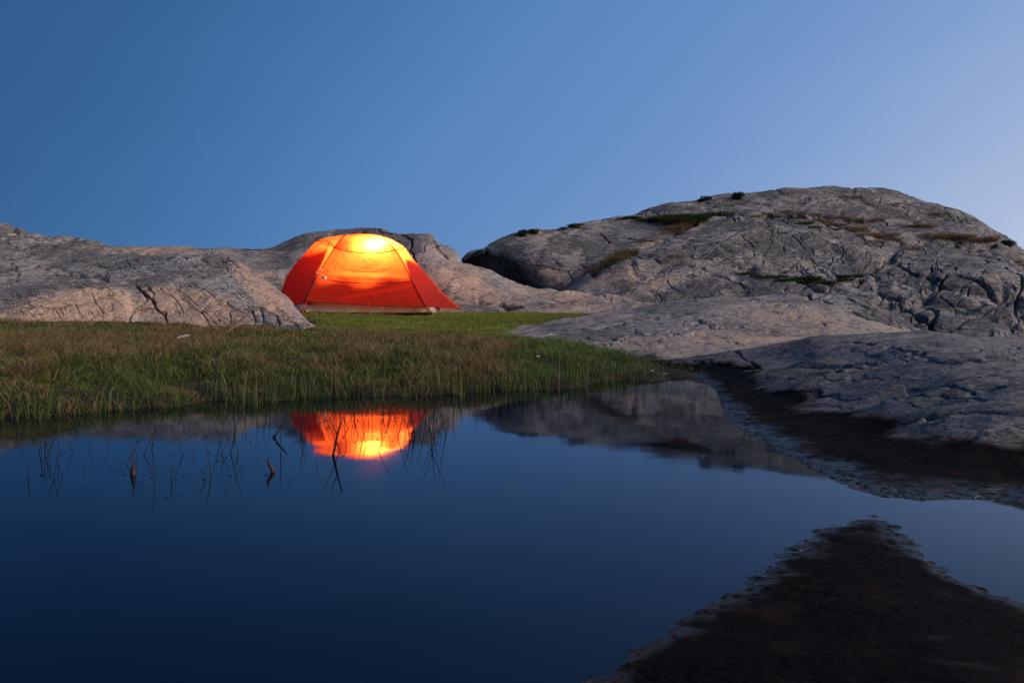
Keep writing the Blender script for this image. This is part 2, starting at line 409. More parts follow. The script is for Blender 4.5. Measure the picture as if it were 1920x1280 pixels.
for k in range(60):
    x, y = rq.uniform(0, 260), rq.uniform(520, 600); l_ = rq.uniform(5, 16); CR_L.append(([(x, y), (x+l_*.5, y+l_*rq.uniform(.2, 1)), (x+l_*rq.uniform(.2, 1.2), y+l_*1.1)], rq.uniform(1.0, 1.6), rq.uniform(.012, .026)))
for k in range(80):
    x, y = rq.uniform(60, 440), rq.uniform(484, 520); l_ = rq.uniform(10, 40); CR_L.append(([(x, y), (x+l_*.5, y+rq.uniform(-2, 3)), (x+l_, y+rq.uniform(-2, 4))], rq.uniform(1.0, 1.8), rq.uniform(.02, .05)))
rock('left', 'rock_slab', M['granite_left'], -700, 592, 900, [
 [(-700, 650, 6.0), (0, 617, 6.6), (300, 617, 6.8), (450, 621, 6.7), (530, 626, 6.55), (560, 620, 6.6), (580, 612, 6.75), (592, 611, 6.9)],
 [(-700, 575, 6.4), (0, 570, 6.8), (100, 565, 6.85), (230, 570, 6.95), (262, 592, 6.98), (300, 582, 7.0), (450, 585, 6.9), (540, 600, 6.78), (580, 608.5, 6.82), (592, 610.5, 6.93)],
 [(-700, 530, 6.8), (0, 540, 7.0), (100, 535, 7.05), (200, 528, 7.1), (260, 530, 7.25), (300, 530, 7.25), (380, 530, 7.3), (440, 543, 7.25), (500, 563, 7.15), (550, 590, 6.97), (580, 607, 6.88), (592, 610, 6.96)],
 [(-700, 505, 7.8), (0, 516, 8.0), (120, 518, 8.0), (250, 508, 8.2), (350, 500, 8.2), (420, 505, 8.1), (440, 512, 8.0), (480, 535, 7.7), (520, 560, 7.4), (560, 590, 7.05), (582, 606.5, 6.92), (592, 609.7, 6.98)],
 [(-700, 470, 9.5), (0, 490, 9.2), (100, 489, 9.3), (180, 482, 9.3), (300, 479, 9.3), (400, 480, 9.2), (430, 483, 9.1), (462, 500, 8.8), (500, 527, 8.3), (540, 565, 7.7), (566, 595, 7.2), (582, 605.5, 6.99), (592, 609.5, 7.0)]],
 [(.5, -.08), (1.2, -.5), (2, -1.5)], [20, 120, 110, 110, 110, 24, 14, 8], disp_left, CR_L,
 patches=[(200, 565, 70, 45, 20, 0, .35), (250, 538, 30, 9, 55, 2, .42), (306, 548, 26, 9, 35, 2, .36), (262, 560, 14, 22, 0, 0, -.7), (490, 545, 90, 16, 46, 0, .9), (350, 570, 60, 30, 20, 0, .45), (90, 585, 120, 30, 0, 0, .3), (400, 590, 140, 32, 8, 0, .5), (60, 508, 50, 16, 0, 0, .45), (150, 520, 90, 14, 0, 0, -.3), (545, 612, 30, 10, 10, 0, -.6), (20, 560, 45, 30, 0, 0, -.25), (300, 492, 150, 14, 0, 0, -.35)],  # long diagonal strip paints warm low sunlight onto the right-facing edge
 sub=[(-.05, -.1)], top_grey=.75, warm0=.72)
tag(ROCKS['left']['o'], 'broad low slab of pink and grey granite left of the tent, cracked front face and sloping right edge', 'rock slab')

def disp_back(Q, n, px, py):
    A = Q@np.array([[.85, -.2, .45], [.2, .95, .1], [-.45, .1, .88]]).T
    return .05*ledge(Q, .8, n, 198)+.02*ledge(Q, 2.5, n, 199)+.10*fbm(Q, .55, 4, 21)+.05*(ridged(A, (.7, .7, 2.4), 3, 22)-.8)+.02*fbm(Q, 5, 3, 23)-.02*(1-np.minimum(cells(A, (1.2, 1.2, 2.2), 25)*5, 1))
rock('far_left', 'rock_ridge', M['granite_back'], -900, 215, 500, [
 [(-900, 520, 10), (0, 520, 11), (215, 510, 12)],
 [(-900, 430, 13), (0, 468, 13), (100, 474, 13), (215, 482, 13)],
 [(-900, 380, 15), (-300, 410, 14.5), (0, 442, 14), (90, 458, 14), (215, 474, 13.6)],
 [(-900, 310, 17), (-300, 380, 16), (0, 418, 15), (30, 425, 15), (90, 447, 14.6), (150, 453, 14.5), (178, 458, 14.3), (200, 466, 14.2), (215, 470, 14.1)]],
 [(1, -.1), (3, -1.2)], [50, 60, 60, 16, 8], disp_back, [([(0, 452), (40, 462), (90, 470), (160, 474)], 3, .1), ([(20, 425), (60, 450), (110, 460)], 2.5, .08), ([(0, 480), (80, 476), (170, 480)], 3, .08)],
 patches=[(40, 440, 60, 12, 25, 0, .35), (30, 470, 90, 8, 8, 0, -.3)], warm0=.35, top_grey=.3)
tag(ROCKS['far_left']['o'], 'grey rock ridge at the far left skyline, sloping down behind the pink slab', 'rock ridge')
rock('plateau', 'rock_ledge', M['granite_back'], 60, 560, 300, [
 [(60, 530, 12), (560, 540, 12)], [(60, 484, 12.8), (250, 484, 12.8), (400, 485, 12.8), (560, 500, 12.8)],
 [(60, 476, 13.2), (180, 474, 13.1), (300, 476, 13.1), (400, 478, 13.1), (480, 482, 13.3), (560, 490, 13.4)],
 [(60, 462, 13.5), (180, 461, 13.5), (250, 461.5, 13.5), (340, 464, 13.5), (380, 467, 13.5), (440, 467, 13.6), (490, 469, 13.7), (560, 474, 13.8)]],
 [(1.2, -.02), (4, -.8)], [16, 30, 30, 14, 8], lambda Q, n, px, py: .35*disp_back(Q, n, px, py), [([(412, 466), (414, 480)], 1.4, .03), ([(395, 468), (400, 482)], 1.2, .03), ([(200, 476), (300, 477), (390, 480)], 1.6, .06)],
 patches=[(270, 470, 130, 8, 0, 0, .5), (470, 469, 20, 5, 0, 1, .8)], warm0=.4, top_grey=.3)
tag(ROCKS['plateau']['o'], 'thin flat rock ledge on the skyline between the pink slab and the tent', 'rock ledge')
rock('behind', 'rock_outcrop', M['granite_back'], 380, 930, 700, [
 [(380, 560, 11.2), (560, 590, 11.2), (700, 595, 11.3), (930, 590, 11.3)],
 [(380, 520, 12.0), (470, 522, 12.0), (520, 525, 12.0), (560, 520, 12), (700, 530, 12), (850, 540, 11.8), (890, 560, 11.8), (930, 600, 11.8)],
 [(380, 500, 12.8), (470, 498, 12.8), (520, 500, 12.6), (560, 490, 12.9), (700, 480, 13), (760, 475, 12.8), (800, 482, 12.6), (840, 500, 12.5), (870, 520, 12.4), (930, 600, 12.3)],
 [(380, 488, 13.6), (470, 482, 13.8), (520, 475, 13.9), (560, 460, 14), (640, 446, 14), (700, 444, 13.9), (740, 450, 13.6), (780, 455, 13.3), (810, 462, 13.2), (830, 478, 13.1), (850, 495, 13), (875, 520, 12.9), (930, 600, 12.8)],
 [(380, 480, 14.2), (440, 476, 14.4), (480, 470, 14.6), (500, 465, 14.7), (520, 456, 14.8), (560, 441, 14.9), (600, 433, 15), (650, 428, 15), (700, 424, 14.8), (712, 426, 14.6), (735, 435, 14.3), (760, 440, 14), (800, 439, 13.8), (812, 444, 13.7), (822, 455, 13.6), (842, 462, 13.6), (856, 475, 13.5), (864, 490, 13.4), (880, 515, 13.3), (930, 600, 13.2)]],
 [(.8, -.12), (2.4, -1.2)], [24, 70, 80, 80, 20, 10], lambda Q, n, px, py: .5*disp_back(Q, n, px, py), [([(768, 448), (772, 470), (780, 490)], 2.4, .14), ([(700, 426), (730, 440), (770, 448)], 2, .06), ([(812, 450), (828, 470), (850, 490)], 2.4, .08), ([(440, 505), (490, 498), (520, 500)], 3, .14), ([(480, 520), (520, 515), (545, 517)], 3, .14), ([(800, 460), (790, 478)], 2, .06), ([(560, 446), (620, 440), (680, 436)], 1.6, .04)],
 patches=[(810, 460, 18, 28, -20, 0, .5), (490, 512, 40, 8, 0, 0, .5), (850, 530, 60, 30, 20, 0, .5), (600, 455, 90, 14, -12, 0, -.4), (790, 500, 30, 20, 0, 0, -.1)], warm0=.42, top_grey=.35)
tag(ROCKS['behind']['o'], 'rounded grey rock outcrop rising directly behind the glowing tent', 'rock outcrop')
def disp_low(Q, n, px, py):
    A = Q@np.array([[.9, -.1, .35], [.1, .98, .1], [-.35, .1, .92]]).T
    return .06*fbm(Q, .6, 4, 121)+.03*(ridged(A, (.5, .8, 3), 3, 122)-.8)+.012*fbm(Q, 6, 3, 123)
rock('low', 'rock_slab', M['granite_back'], 690, 1300, 700, [
 [(690, 592, 11.0), (860, 586, 11.0), (1000, 588, 10.9), (1100, 596, 10.4), (1180, 596, 10.0), (1300, 596, 10)],
 [(690, 585, 11.2), (770, 565, 11.5), (860, 562, 11.5), (950, 570, 11.4), (1030, 574, 11.2), (1120, 580, 10.9), (1230, 582, 10.5), (1300, 588, 10.3)],
 [(690, 578, 11.5), (770, 530, 12), (860, 522, 12.1), (930, 540, 12.1), (1000, 556, 12), (1080, 560, 11.8), (1160, 568, 11.3), (1230, 577, 10.9), (1300, 586, 10.5)],
 [(690, 572, 11.8), (740, 530, 12.3), (790, 495, 12.8), (830, 487, 12.9), (868, 492, 13), (905, 504, 13), (945, 520, 13), (975, 530, 13), (1000, 537, 13), (1060, 541, 12.8), (1110, 547, 12.5), (1160, 558, 12), (1230, 573, 11.3), (1300, 584, 10.8)]],
 [(.8, -.15), (2.4, -1.2)], [60, 70, 70, 20, 10], disp_low, [([(896, 564), (920, 566), (940, 570), (955, 577)], 3.2, .12), ([(940, 570), (965, 572), (980, 574)], 3, .10), ([(1030, 560), (1060, 568), (1100, 574)], 1.6, .03), ([(870, 540), (910, 550), (960, 558)], 1.8, .03), ([(1060, 548), (1120, 556), (1170, 566)], 1.6, .03)],
 patches=[(890, 530, 60, 16, 30, 0, .4), (1080, 555, 80, 8, 6, 0, .5), (960, 573, 24, 6, 0, 1, .8), (930, 535, 25, 10, 20, 0, -.3)], sub=[(-.05, -.1)], warm0=.62, top_grey=.15)
tag(ROCKS['low']['o'], 'low smooth pinkish slab running right from the tent behind the green turf', 'rock slab')

# ---- overhanging rock and hill
def disp_hill(Q, n, px, py):
    A = Q@np.array([[.88, -.15, .42], [.15, .96, .1], [-.42, .1, .9]]).T
    wob = A+.35*np.stack([noise(Q, .7, 301), noise(Q, .7, 302), noise(Q, .7, 303)], 1)
    low = sstep(500, 560, py)*sstep(1380, 1480, px)
    c1 = cells(wob, (.45, .4, .8), 305); c2 = cells(wob, (1.3, 1.2, 1.9), 306)
    blk = -.07*(1-np.minimum(c1*9, 1))-.035*(1-np.minimum(c2*8, 1))*(.35+.65*low)
    return (.11*ledge(Q, .42, n, 195)+.03*ledge(Q, 1.3, n, 197)+.17*fbm(Q, .22, 3, 31)+.032*(ridged(A, (.4, .4, 1.8), 4, 32)-.8)+.012*fbm(Q, 4.2, 3, 33)+blk*(.55+1.2*low)+low*.15*np.minimum(c1, .6))
O_rows = [
 [(868, 505, 20), (920, 525, 19.6), (990, 548, 19), (1030, 556, 18.2), (1075, 558, 17), (1113, 534, 16.8), (1150, 510, 17), (1220, 474, 17.6), (1262, 458, 18.2)],
 [(868, 492, 19.7), (911, 476, 18.9), (951, 493, 18), (983, 508, 17.4), (1003, 524, 17.0), (1027, 539, 16.7), (1073, 542, 16.5), (1113, 519, 16.6), (1149, 495, 16.9), (1219, 460, 17.4), (1262, 446, 18)],
 [(868, 490, 19.4), (890, 476, 19), (911, 473, 18.5), (951, 484, 17.75), (985, 497, 17.2), (1027, 520, 16.7), (1073, 522, 16.6), (1113, 505, 16.7), (1149, 484, 17), (1219, 454, 17.5), (1262, 440, 18.1)],
 [(868, 489, 19.3), (911, 470.5, 18.5), (951, 468, 17.9), (1000, 472, 17.4), (1050, 478, 17.2), (1100, 473, 17.3), (1150, 458, 17.7), (1219, 438, 18.2), (1262, 431, 18.5)],
 [(868, 488.5, 19.2), (911, 469, 18.7), (951, 454, 18.3), (1000, 447, 18.2), (1050, 444, 18.3), (1100, 438, 18.6), (1150, 428, 19.1), (1219, 423, 19.4), (1262, 424, 19.4)],
 [(868, 488, 19.1), (880, 476, 19), (910, 468, 19), (925, 459, 18.8), (945, 448, 18.7), (975, 438, 18.8), (1020, 433, 19), (1060, 427, 19.2), (1100, 416, 19.7), (1150, 409, 20.2), (1190, 408, 20.6), (1240, 413, 20.2), (1262, 419, 20)]]
rock('overhang', 'overhanging_rock', M['granite_hill'], 868, 1262, 620, O_rows, [(1.2, -.15), (3, -1.5)], [30, 40, 70, 90, 60, 20, 8],
 lambda Q, n, px, py: .6*disp_hill(Q, n, px, np.minimum(py, 480)),
 [([(1128, 440), (1138, 452), (1130, 468)], 1.8, .12), ([(1040, 494), (1080, 500), (1110, 505)], 2, .08), ([(985, 498), (1020, 500), (1060, 508), (1075, 530)], 2, .08), ([(1150, 440), (1190, 450), (1215, 455)], 1.6, .06), ([(911, 470), (918, 480), (924, 494)], 3.5, .25)],
 patches=[(1015, 447, 45, 10, -14, 0, .6), (1010, 505, 25, 16, 20, 0, .5), (1050, 520, 25, 14, 0, 0, .4), (1140, 482, 15, 12, 0, 0, .3)], warm0=.30, top_grey=.25)
tag(ROCKS['overhang']['o'], 'great blunt boulder with a dark overhang at the left foot of the big hill', 'boulder')
CR_H = [
 ([(1113, 520), (1150, 497), (1219, 463), (1262, 440), (1300, 422)], 7, .5), ([(1190, 483), (1215, 492), (1236, 502)], 2.2, .14), ([(1236, 502), (1300, 508), (1350, 515)], 2.2, .10),
 ([(1405, 470), (1412, 490), (1428, 508)], 1.5, .09), ([(1412, 460), (1440, 470), (1430, 495)], 1.3, .06), ([(1480, 480), (1500, 490), (1490, 520)], 1.4, .08), ([(1576, 465), (1580, 500)], 1.5, .09), ([(1500, 515), (1550, 498), (1580, 490)], 1.4, .08),
 ([(1400, 518), (1450, 525), (1540, 532), (1600, 520), (1650, 500), (1675, 480)], 6, .35), ([(1380, 512), (1420, 520), (1480, 530), (1560, 545), (1630, 540)], 4, .2), ([(1640, 500), (1680, 495), (1720, 520), (1770, 530), (1790, 505)], 4, .25),
 ([(1770, 530), (1750, 550), (1710, 560), (1660, 575)], 4, .25), ([(1600, 545), (1640, 510), (1690, 505)], 3, .18), ([(1680, 560), (1740, 575), (1760, 590), (1740, 620)], 5, .35), ([(1670, 565), (1700, 585), (1735, 612), (1750, 640)], 4, .3),
 ([(1790, 520), (1850, 545), (1880, 570), (1910, 600)], 4, .2), ([(1760, 590), (1800, 585), (1860, 600), (1900, 630)], 3, .16), ([(1910, 500), (1915, 540), (1905, 590)], 4, .25), ([(1840, 480), (1880, 490), (1920, 520)], 2.6, .14),
 ([(1250, 418), (1330, 412), (1420, 416), (1500, 412), (1560, 425), (1640, 440), (1700, 455), (1790, 452), (1870, 458)], 4, .22), ([(1440, 405), (1520, 420), (1600, 440), (1650, 460)], 3, .16), ([(1380, 400), (1450, 398), (1560, 408), (1620, 412)], 3, .14),
 ([(1300, 384), (1400, 382), (1500, 378), (1600, 372), (1700, 380)], 2.4, .1), ([(1690, 390), (1740, 402), (1800, 418)], 2.4, .1), ([(1300, 520), (1350, 530), (1400, 540)], 2, .1), ([(1260, 470), (1330, 460), (1390, 445)], 2, .1), ([(1700, 500), (1695, 520)], 2.4, .12), ([(1745, 500), (1740, 525)], 2.4, .12), ([(1650, 525), (1720, 515)], 2.2, .12)]
rq = random.Random(12)
for k in range(170):
    x, y = rq.uniform(1120, 1920), rq.uniform(375, 590)
    l_ = rq.uniform(10, 45); an = rq.choice((rq.gauss(.35, .25), rq.gauss(.35, .25), rq.gauss(1.7, .35), rq.gauss(-.55, .25)))
    if abs(an) > 1.2: l_ *= .5
    CR_H.append(([(x, y), (x+l_*.5*math.cos(an), y+l_*.5*math.sin(an)+rq.uniform(-3, 3)), (x+l_*math.cos(an), y+l_*math.sin(an))], rq.uniform(1.0, 1.8), rq.uniform(.05, .12)))
rock('hill', 'hill', M['granite_hill'], 1030, 3000, 1350, [
 [(1030, 590, 14.2), (1200, 592, 13.5), (1400, 600, 13), (1600, 640, 12), (1800, 660, 11), (2000, 690, 10), (3000, 700, 8)],
 [(1030, 585, 15), (1070, 560, 15), (1100, 550, 15.0), (1200, 552, 14.5), (1300, 545, 14.4), (1400, 538, 14.4), (1500, 540, 14.2), (1600, 555, 13.6), (1700, 572, 13.0), (1800, 585, 12.6), (1900, 605, 12.2), (2000, 625, 12), (3000, 650, 10)],
 [(1030, 583, 16), (1075, 543, 16), (1113, 521, 16), (1160, 500, 16.1), (1250, 492, 15.9), (1350, 490, 15.9), (1450, 500, 15.9), (1550, 505, 15.7), (1650, 510, 15.3), (1750, 512, 14.9), (1850, 508, 14.6), (1920, 520, 14.4), (2000, 550, 14), (3000, 620, 12)],
 [(1030, 581, 18), (1090, 530, 17.8), (1150, 478, 17.6), (1220, 455, 17.7), (1300, 430, 18.3), (1400, 424, 18.5), (1500, 430, 18.3), (1600, 445, 18), (1700, 462, 17.6), (1800, 466, 17.4), (1870, 472, 17.2), (1920, 490, 17), (2000, 537, 16), (3000, 605, 13)],
 [(1030, 580, 20), (1100, 505, 20), (1150, 445, 20), (1230, 412, 20.3), (1300, 400, 20.6), (1400, 396, 20.8), (1500, 392, 21), (1600, 396, 21), (1700, 412, 20.7), (1760, 420, 20.4), (1820, 432, 20), (1870, 452, 19.6), (1920, 482, 19.2), (2000, 536, 18), (3000, 604, 14)],
 [(1030, 579, 22), (1110, 470, 22), (1150, 416, 22), (1190, 406, 22.2), (1230, 393, 22.8), (1260, 382, 23.2), (1300, 377, 23.5), (1370, 372, 24), (1420, 368, 24.3), (1500, 360, 24.5), (1600, 354, 24.5), (1640, 356, 24.3), (1700, 366, 24), (1760, 384, 23.4), (1820, 405, 22.8), (1870, 437, 22), (1920, 473, 21.5), (2000, 533, 20), (3000, 602, 15)]],
 [(2, -.15), (6, -1.5), (12, -5)], [24, 110, 150, 150, 110, 24, 14, 8], disp_hill, CR_H,
 patches=[(1170, 525, 60, 16, -20, 0, .6), (1220, 545, 60, 12, -20, 0, .6), (1330, 500, 60, 12, 0, 0, .25), (1500, 510, 60, 14, 0, 0, .3), (1860, 555, 45, 25, 40, 0, .45), (1720, 545, 60, 12, 0, 0, .25), (1440, 455, 45, 10, 15, 0, -.5), (1600, 400, 250, 14, 0, 0, -.15), (1900, 520, 40, 20, 0, 0, .3)], warm0=.26, top_grey=.2)
tag(ROCKS['hill']['o'], 'big domed granite hill on the right skyline, cracked into blocks low down', 'hill', kind='structure')

# ---- nearer slabs on the right
def disp_dome(Q, n, px, py):
    A = Q@np.array([[.95, .1, .2], [-.1, .98, .0], [-.2, .0, .97]]).T
    return .022*ledge(Q, 1.3, n, 191)+.005*ledge(Q, 4, n, 193)+.035*fbm(Q, .8, 4, 51)+.012*(ridged(A, (.7, 2.2, 6.0), 3, 52)-.8)+.008*fbm(Q, 9, 3, 53)
rock('mid', 'rock_hummock', M['granite_hill'], 1400, 1830, 600, [
 [(1400, 606, 10.3), (1550, 618, 10.1), (1640, 650, 9.9), (1750, 668, 9.7), (1830, 680, 9.5)],
 [(1400, 580, 11), (1550, 578, 10.8), (1610, 592, 10.6), (1690, 615, 10.3), (1760, 645, 9.9), (1830, 672, 9.6)],
 [(1400, 566, 11.4), (1482, 556, 11.5), (1547, 558, 11.4), (1600, 568, 11.2), (1651, 584, 11), (1695, 602, 10.8), (1728, 626, 10.5), (1830, 670, 9.8)],
 [(1400, 553, 11.9), (1482, 543, 12.1), (1547, 545, 12), (1600, 553, 11.8), (1651, 571, 11.5), (1695, 591, 11.2), (1728, 619, 10.8), (1765, 642, 10.3), (1830, 668, 9.9)]],
 [(.7, -.2), (2, -1.2)], [60, 60, 60, 16, 8], lambda Q, n, px, py: .4*disp_hill(Q, n, px, py), [([(1500, 548), (1545, 560), (1560, 575)], 2.4, .1), ([(1590, 560), (1640, 580), (1690, 610)], 2.4, .1), ([(1550, 580), (1600, 588), (1640, 606)], 2, .08)],
 patches=[(1500, 552, 40, 10, 10, 0, .3), (1620, 585, 40, 10, 30, 0, -.3)], warm0=.36, top_grey=.2)
tag(ROCKS['mid']['o'], 'dark cracked hummock of rock between the smooth dome and the big hill', 'rock')
rock('wedge', 'rock_slab', M['granite_dome'], 1540, 1820, 260, [
 [(1540, 650, 8.0), (1820, 670, 7.8)], [(1540, 615, 8.9), (1620, 617, 8.9), (1700, 632, 8.6), (1820, 655, 8.2)],
 [(1540, 598, 9.6), (1611, 600, 9.5), (1670, 615, 9.2), (1748, 631, 8.9), (1820, 645, 8.6)]], [(.5, -.1), (1.6, -.9)], [40, 40, 12, 8], disp_dome, [], [], warm0=.72, top_grey=.1)
tag(ROCKS['wedge']['o'], 'small smooth pale wedge of rock just behind the right end of the dome', 'rock')
CR_M = [([(1000, 632), (1100, 618), (1200, 600), (1290, 592)], 2.2, .025), ([(1280, 607), (1310, 606), (1340, 614)], 2.6, .05), ([(1190, 620), (1240, 630), (1300, 628)], 2.4, .035), ([(1360, 575), (1450, 588), (1560, 610)], 1.8, .025), ([(1400, 562), (1440, 572), (1500, 580), (1570, 600)], 1.6, .02), ([(1030, 640), (1140, 640), (1250, 650)], 2, .025)]
for k in range(16):
    rr = random.Random(k); x = rr.uniform(1050, 1560); y = rr.uniform(590, 660); CR_M.append(([(x, y), (x+rr.uniform(30, 60), y+rr.uniform(-9, 4)), (x+rr.uniform(70, 120), y+rr.uniform(-14, 6))], 1.4, .016))
rock('dome', 'rock_dome', M['granite_dome'], 930, 1800, 1200, [
 [(930, 634, 6.3), (1000, 646, 6.1), (1100, 662, 5.8), (1180, 673, 5.5), (1250, 682, 5.2), (1350, 690, 5.1), (1500, 690, 5.1), (1800, 690, 5.1)],
 [(930, 630, 6.6), (1000, 625, 6.9), (1100, 630, 6.6), (1250, 645, 6.0), (1400, 645, 5.9), (1550, 650, 5.8), (1640, 655, 5.8), (1800, 660, 5.8)],
 [(930, 629, 6.7), (1000, 614, 7.5), (1100, 604, 7.6), (1250, 602, 7.3), (1400, 604, 7.2), (1550, 615, 7.0), (1610, 628, 6.8), (1660, 640, 6.6), (1800, 655, 6.3)],
 [(930, 628.5, 6.75), (1000, 609, 7.9), (1100, 595, 8.2), (1250, 578, 8.5), (1330, 571, 8.5), (1420, 570, 8.5), (1500, 576, 8.3), (1560, 590, 8), (1610, 611, 7.6), (1650, 630, 7.3), (1800, 653, 6.7)],
 [(930, 628, 6.8), (1000, 607, 8), (1110, 590.5, 8.6), (1230, 571, 9), (1330, 559, 9.2), (1420, 555, 9.3), (1500, 560, 9.1), (1560, 574, 8.7), (1610, 598, 8.2), (1640, 616, 7.9), (1690, 636, 7.3), (1800, 651, 6.8)]],
 [(.5, -.12), (1.6, -.8)], [70, 70, 60, 40, 16, 8], disp_dome, CR_M,
 patches=[(1330, 640, 160, 18, -4, 0, .45), (1500, 600, 120, 20, 12, 0, .45), (1120, 625, 140, 16, -8, 0, -.45), (1300, 600, 90, 18, -8, 0, -.1), (1250, 672, 120, 7, 3, 1, .75), (1120, 660, 80, 5, 10, 2, .5), (1000, 640, 50, 5, 14, 2, .3)], sub=[(-.05, -.1)], warm0=.52, top_grey=.25)
tag(ROCKS['dome']['o'], 'smooth whaleback dome of pinkish grey granite in the middle right', 'rock')

def disp_shore(Q, n, px, py):
    A = Q@np.array([[.97, .12, .2], [-.12, .99, .0], [-.2, .0, .97]]).T
    d = np.sqrt(Q[:, 0]**2+Q[:, 1]**2); z = Q[:, 2]
    near = 1-sstep(.0, .06, z)
    base = .026*ledge(Q, 1.7, n, 171)+.010*ledge(Q, 5.5, n, 181)+.020*fbm(Q, 1.3, 3, 71)+.008*(ridged(A, (.8, 3.5, 10.0), 4, 72)-.8)+.004*fbm(Q, 12, 3, 73)
    mud = .0026*fbm(Q, (20, 34, 20), 5, 74)+.0018*np.maximum(fbm(Q, 80, 3, 75), -.15)*np.clip(.5+1.3*fbm(Q, 6, 2, 78), .05, 1.4)
    mud = mud+.0042*fbm(Q, (4.5, 6, 5), 3, 79)*near
    return base*(1-.8*near)*sstep(-.01, .04, z)+mud*(.35+.65*near)
CR_R = [([(1740, 786), (1800, 778), (1860, 786), (1930, 792)], 7, .035), ([(1820, 734), (1870, 722), (1930, 706)], 8, .035), ([(1600, 642), (1660, 656), (1720, 672), (1760, 680)], 2.6, .03), ([(1380, 664), (1405, 676), (1424, 690)], 3, .04),
 ([(1440, 692), (1520, 690), (1620, 690), (1640, 684)], 6, .035), ([(1280, 690), (1330, 684), (1420, 690)], 4, .03), ([(1480, 720), (1560, 710), (1640, 700)], 3, .02), ([(1440, 745), (1530, 738), (1610, 742)], 3, .02), ([(1700, 730), (1760, 722), (1820, 728)], 4, .02), ([(1650, 655), (1750, 650), (1850, 660), (1920, 650)], 2.5, .016), ([(1560, 660), (1640, 672), (1700, 668)], 2.4, .015), ([(1700, 690), (1800, 688), (1920, 672)], 3, .02), ([(1660, 748), (1760, 742), (1850, 750)], 3, .012)]
for k in range(14):
    rr = random.Random(50+k); x = rr.uniform(1380, 1880); y = rr.uniform(645, 770); CR_R.append(([(x, y), (x+rr.uniform(20, 60), y+rr.uniform(-8, 8)), (x+rr.uniform(60, 130), y+rr.uniform(-14, 10))], 2.0, .010))
rock('shore', 'shore_rock', M['granite_shore'], 1140, 3200, 1100, [
 [(1140, 716, -.002), (1230, 710, -.002), (1300, 707, 0), (1342, 732, 0), (1360, 778, 0), (1440, 832, 0), (1510, 872, 0), (1600, 915, 0), (1680, 932, 0), (1750, 936, 0), (1850, 936, 0), (1920, 940, 0), (2200, 965, 0), (3200, 1010, 0)],
 [(1140, 704, .0), (1230, 703, .004), (1300, 702, .005), (1345, 715, .009), (1375, 745, .009), (1440, 795, .010), (1530, 840, .010), (1680, 888, .010), (1800, 900, .010), (1920, 908, .010), (2200, 925, .01), (3200, 950, .01)],
 [(1140, 692, .01), (1230, 695, .012), (1300, 694, .012), (1360, 702, .022), (1440, 735, .03), (1550, 785, .032), (1700, 828, .034), (1800, 842, .036), (1920, 850, .038), (2200, 860, .05), (3200, 880, .06)],
 [(1140, 684, .02), (1300, 686, .03), (1400, 694, .055), (1550, 722, .085), (1700, 762, .09), (1800, 778, .095), (1920, 788, .10), (3200, 820, .12)],
 [(1140, 676, .04), (1300, 678, .055), (1400, 676, .09), (1480, 674, .12), (1550, 676, .145), (1700, 692, .16), (1800, 704, .17), (1920, 712, .18), (3200, 740, .2)],
 [(1140, 670, 5.9), (1250, 675, 5.2), (1330, 669, 5.0), (1400, 658, 4.9), (1430, 650, 4.8), (1480, 637, 4.7), (1525, 630, 4.6), (1600, 628, 4.5), (1750, 631, 4.2), (1920, 637, 3.9), (3200, 660, 3.2)]],
 [(.35, -.03), (1.0, -.2), (1.8, -.7)], [30, 150, 150, 130, 150, 130, 14, 10, 8], disp_shore, CR_R, zrow=(0, 1, 2, 3, 4),
 patches=[(1780, 838, 120, 12, 6, 2, .42), (1350, 690, 50, 6, 10, 2, .9), (1600, 810, 120, 16, 14, 2, .35), (1780, 855, 150, 22, 4, 1, .35), (1500, 690, 150, 12, -4, 0, .3), (1480, 740, 60, 10, 0, 2, .3), (1500, 700, 120, 8, 0, 1, .35)], sub=[(-.12, -.05)], dark_z=(.020, .105), warm0=.34, top_grey=.12, crack_jit=5)
tag(ROCKS['shore']['o'], 'gently sloping shore rock on the right, black with wet algae along the water', 'shore rock')

# ------------------------------------------------------------------ pond outline, spit, ground, water
def wl(px, py): d = CAMZ*F/(py-HY); return ((px-CX)/F*d, d)
BANKLINE = [wl(*p) for p in [(-1500, 830), (-500, 812), (0, 792), (100, 782), (200, 772), (300, 764), (400, 752), (500, 750), (600, 744), (700, 742), (850, 741), (950, 733), (1050, 726), (1150, 716), (1230, 710), (1300, 706)]]
pts_s = [wl(1300, 707), wl(1345, 735), wl(1360, 778), wl(1440, 832), wl(1600, 915), wl(1750, 936), wl(1920, 940), wl(2600, 985), (4.0, 1.4)]
POND = np.array(BANKLINE+pts_s+[(5, -4), (-7, -4)])
def sdist(P2, poly):
    """signed distance to a polygon, positive outside"""
    x, y = P2[:, 0], P2[:, 1]; d = np.full(len(x), 1e9); ins = np.zeros(len(x), bool)
    for a, b in zip(poly, np.roll(poly, -1, 0)):
        ab = b-a; t = np.clip(((x-a[0])*ab[0]+(y-a[1])*ab[1])/(ab@ab+1e-12), 0, 1)
        d = np.minimum(d, np.hypot(x-a[0]-t*ab[0], y-a[1]-t*ab[1]))
        c = ((a[1] > y) != (b[1] > y)) & (x < (b[0]-a[0])*(y-a[1])/(b[1]-a[1]+1e-12)+a[0]); ins ^= c
    return np.where(ins, -d, d)
SPIT = np.array([wl(1050, 1290), wl(1140, 1228), wl(1260, 1165), wl(1340, 1105), wl(1420, 1060), wl(1500, 1015), wl(1560, 985), wl(1640, 962), wl(1685, 985), wl(1730, 1035), wl(1800, 1080), wl(1920, 1122), (.70, .72), (.85, .45), (1.1, .1), (1.4, -1), (-1.2, -1), (-.5, .1), (-.1, .42)])
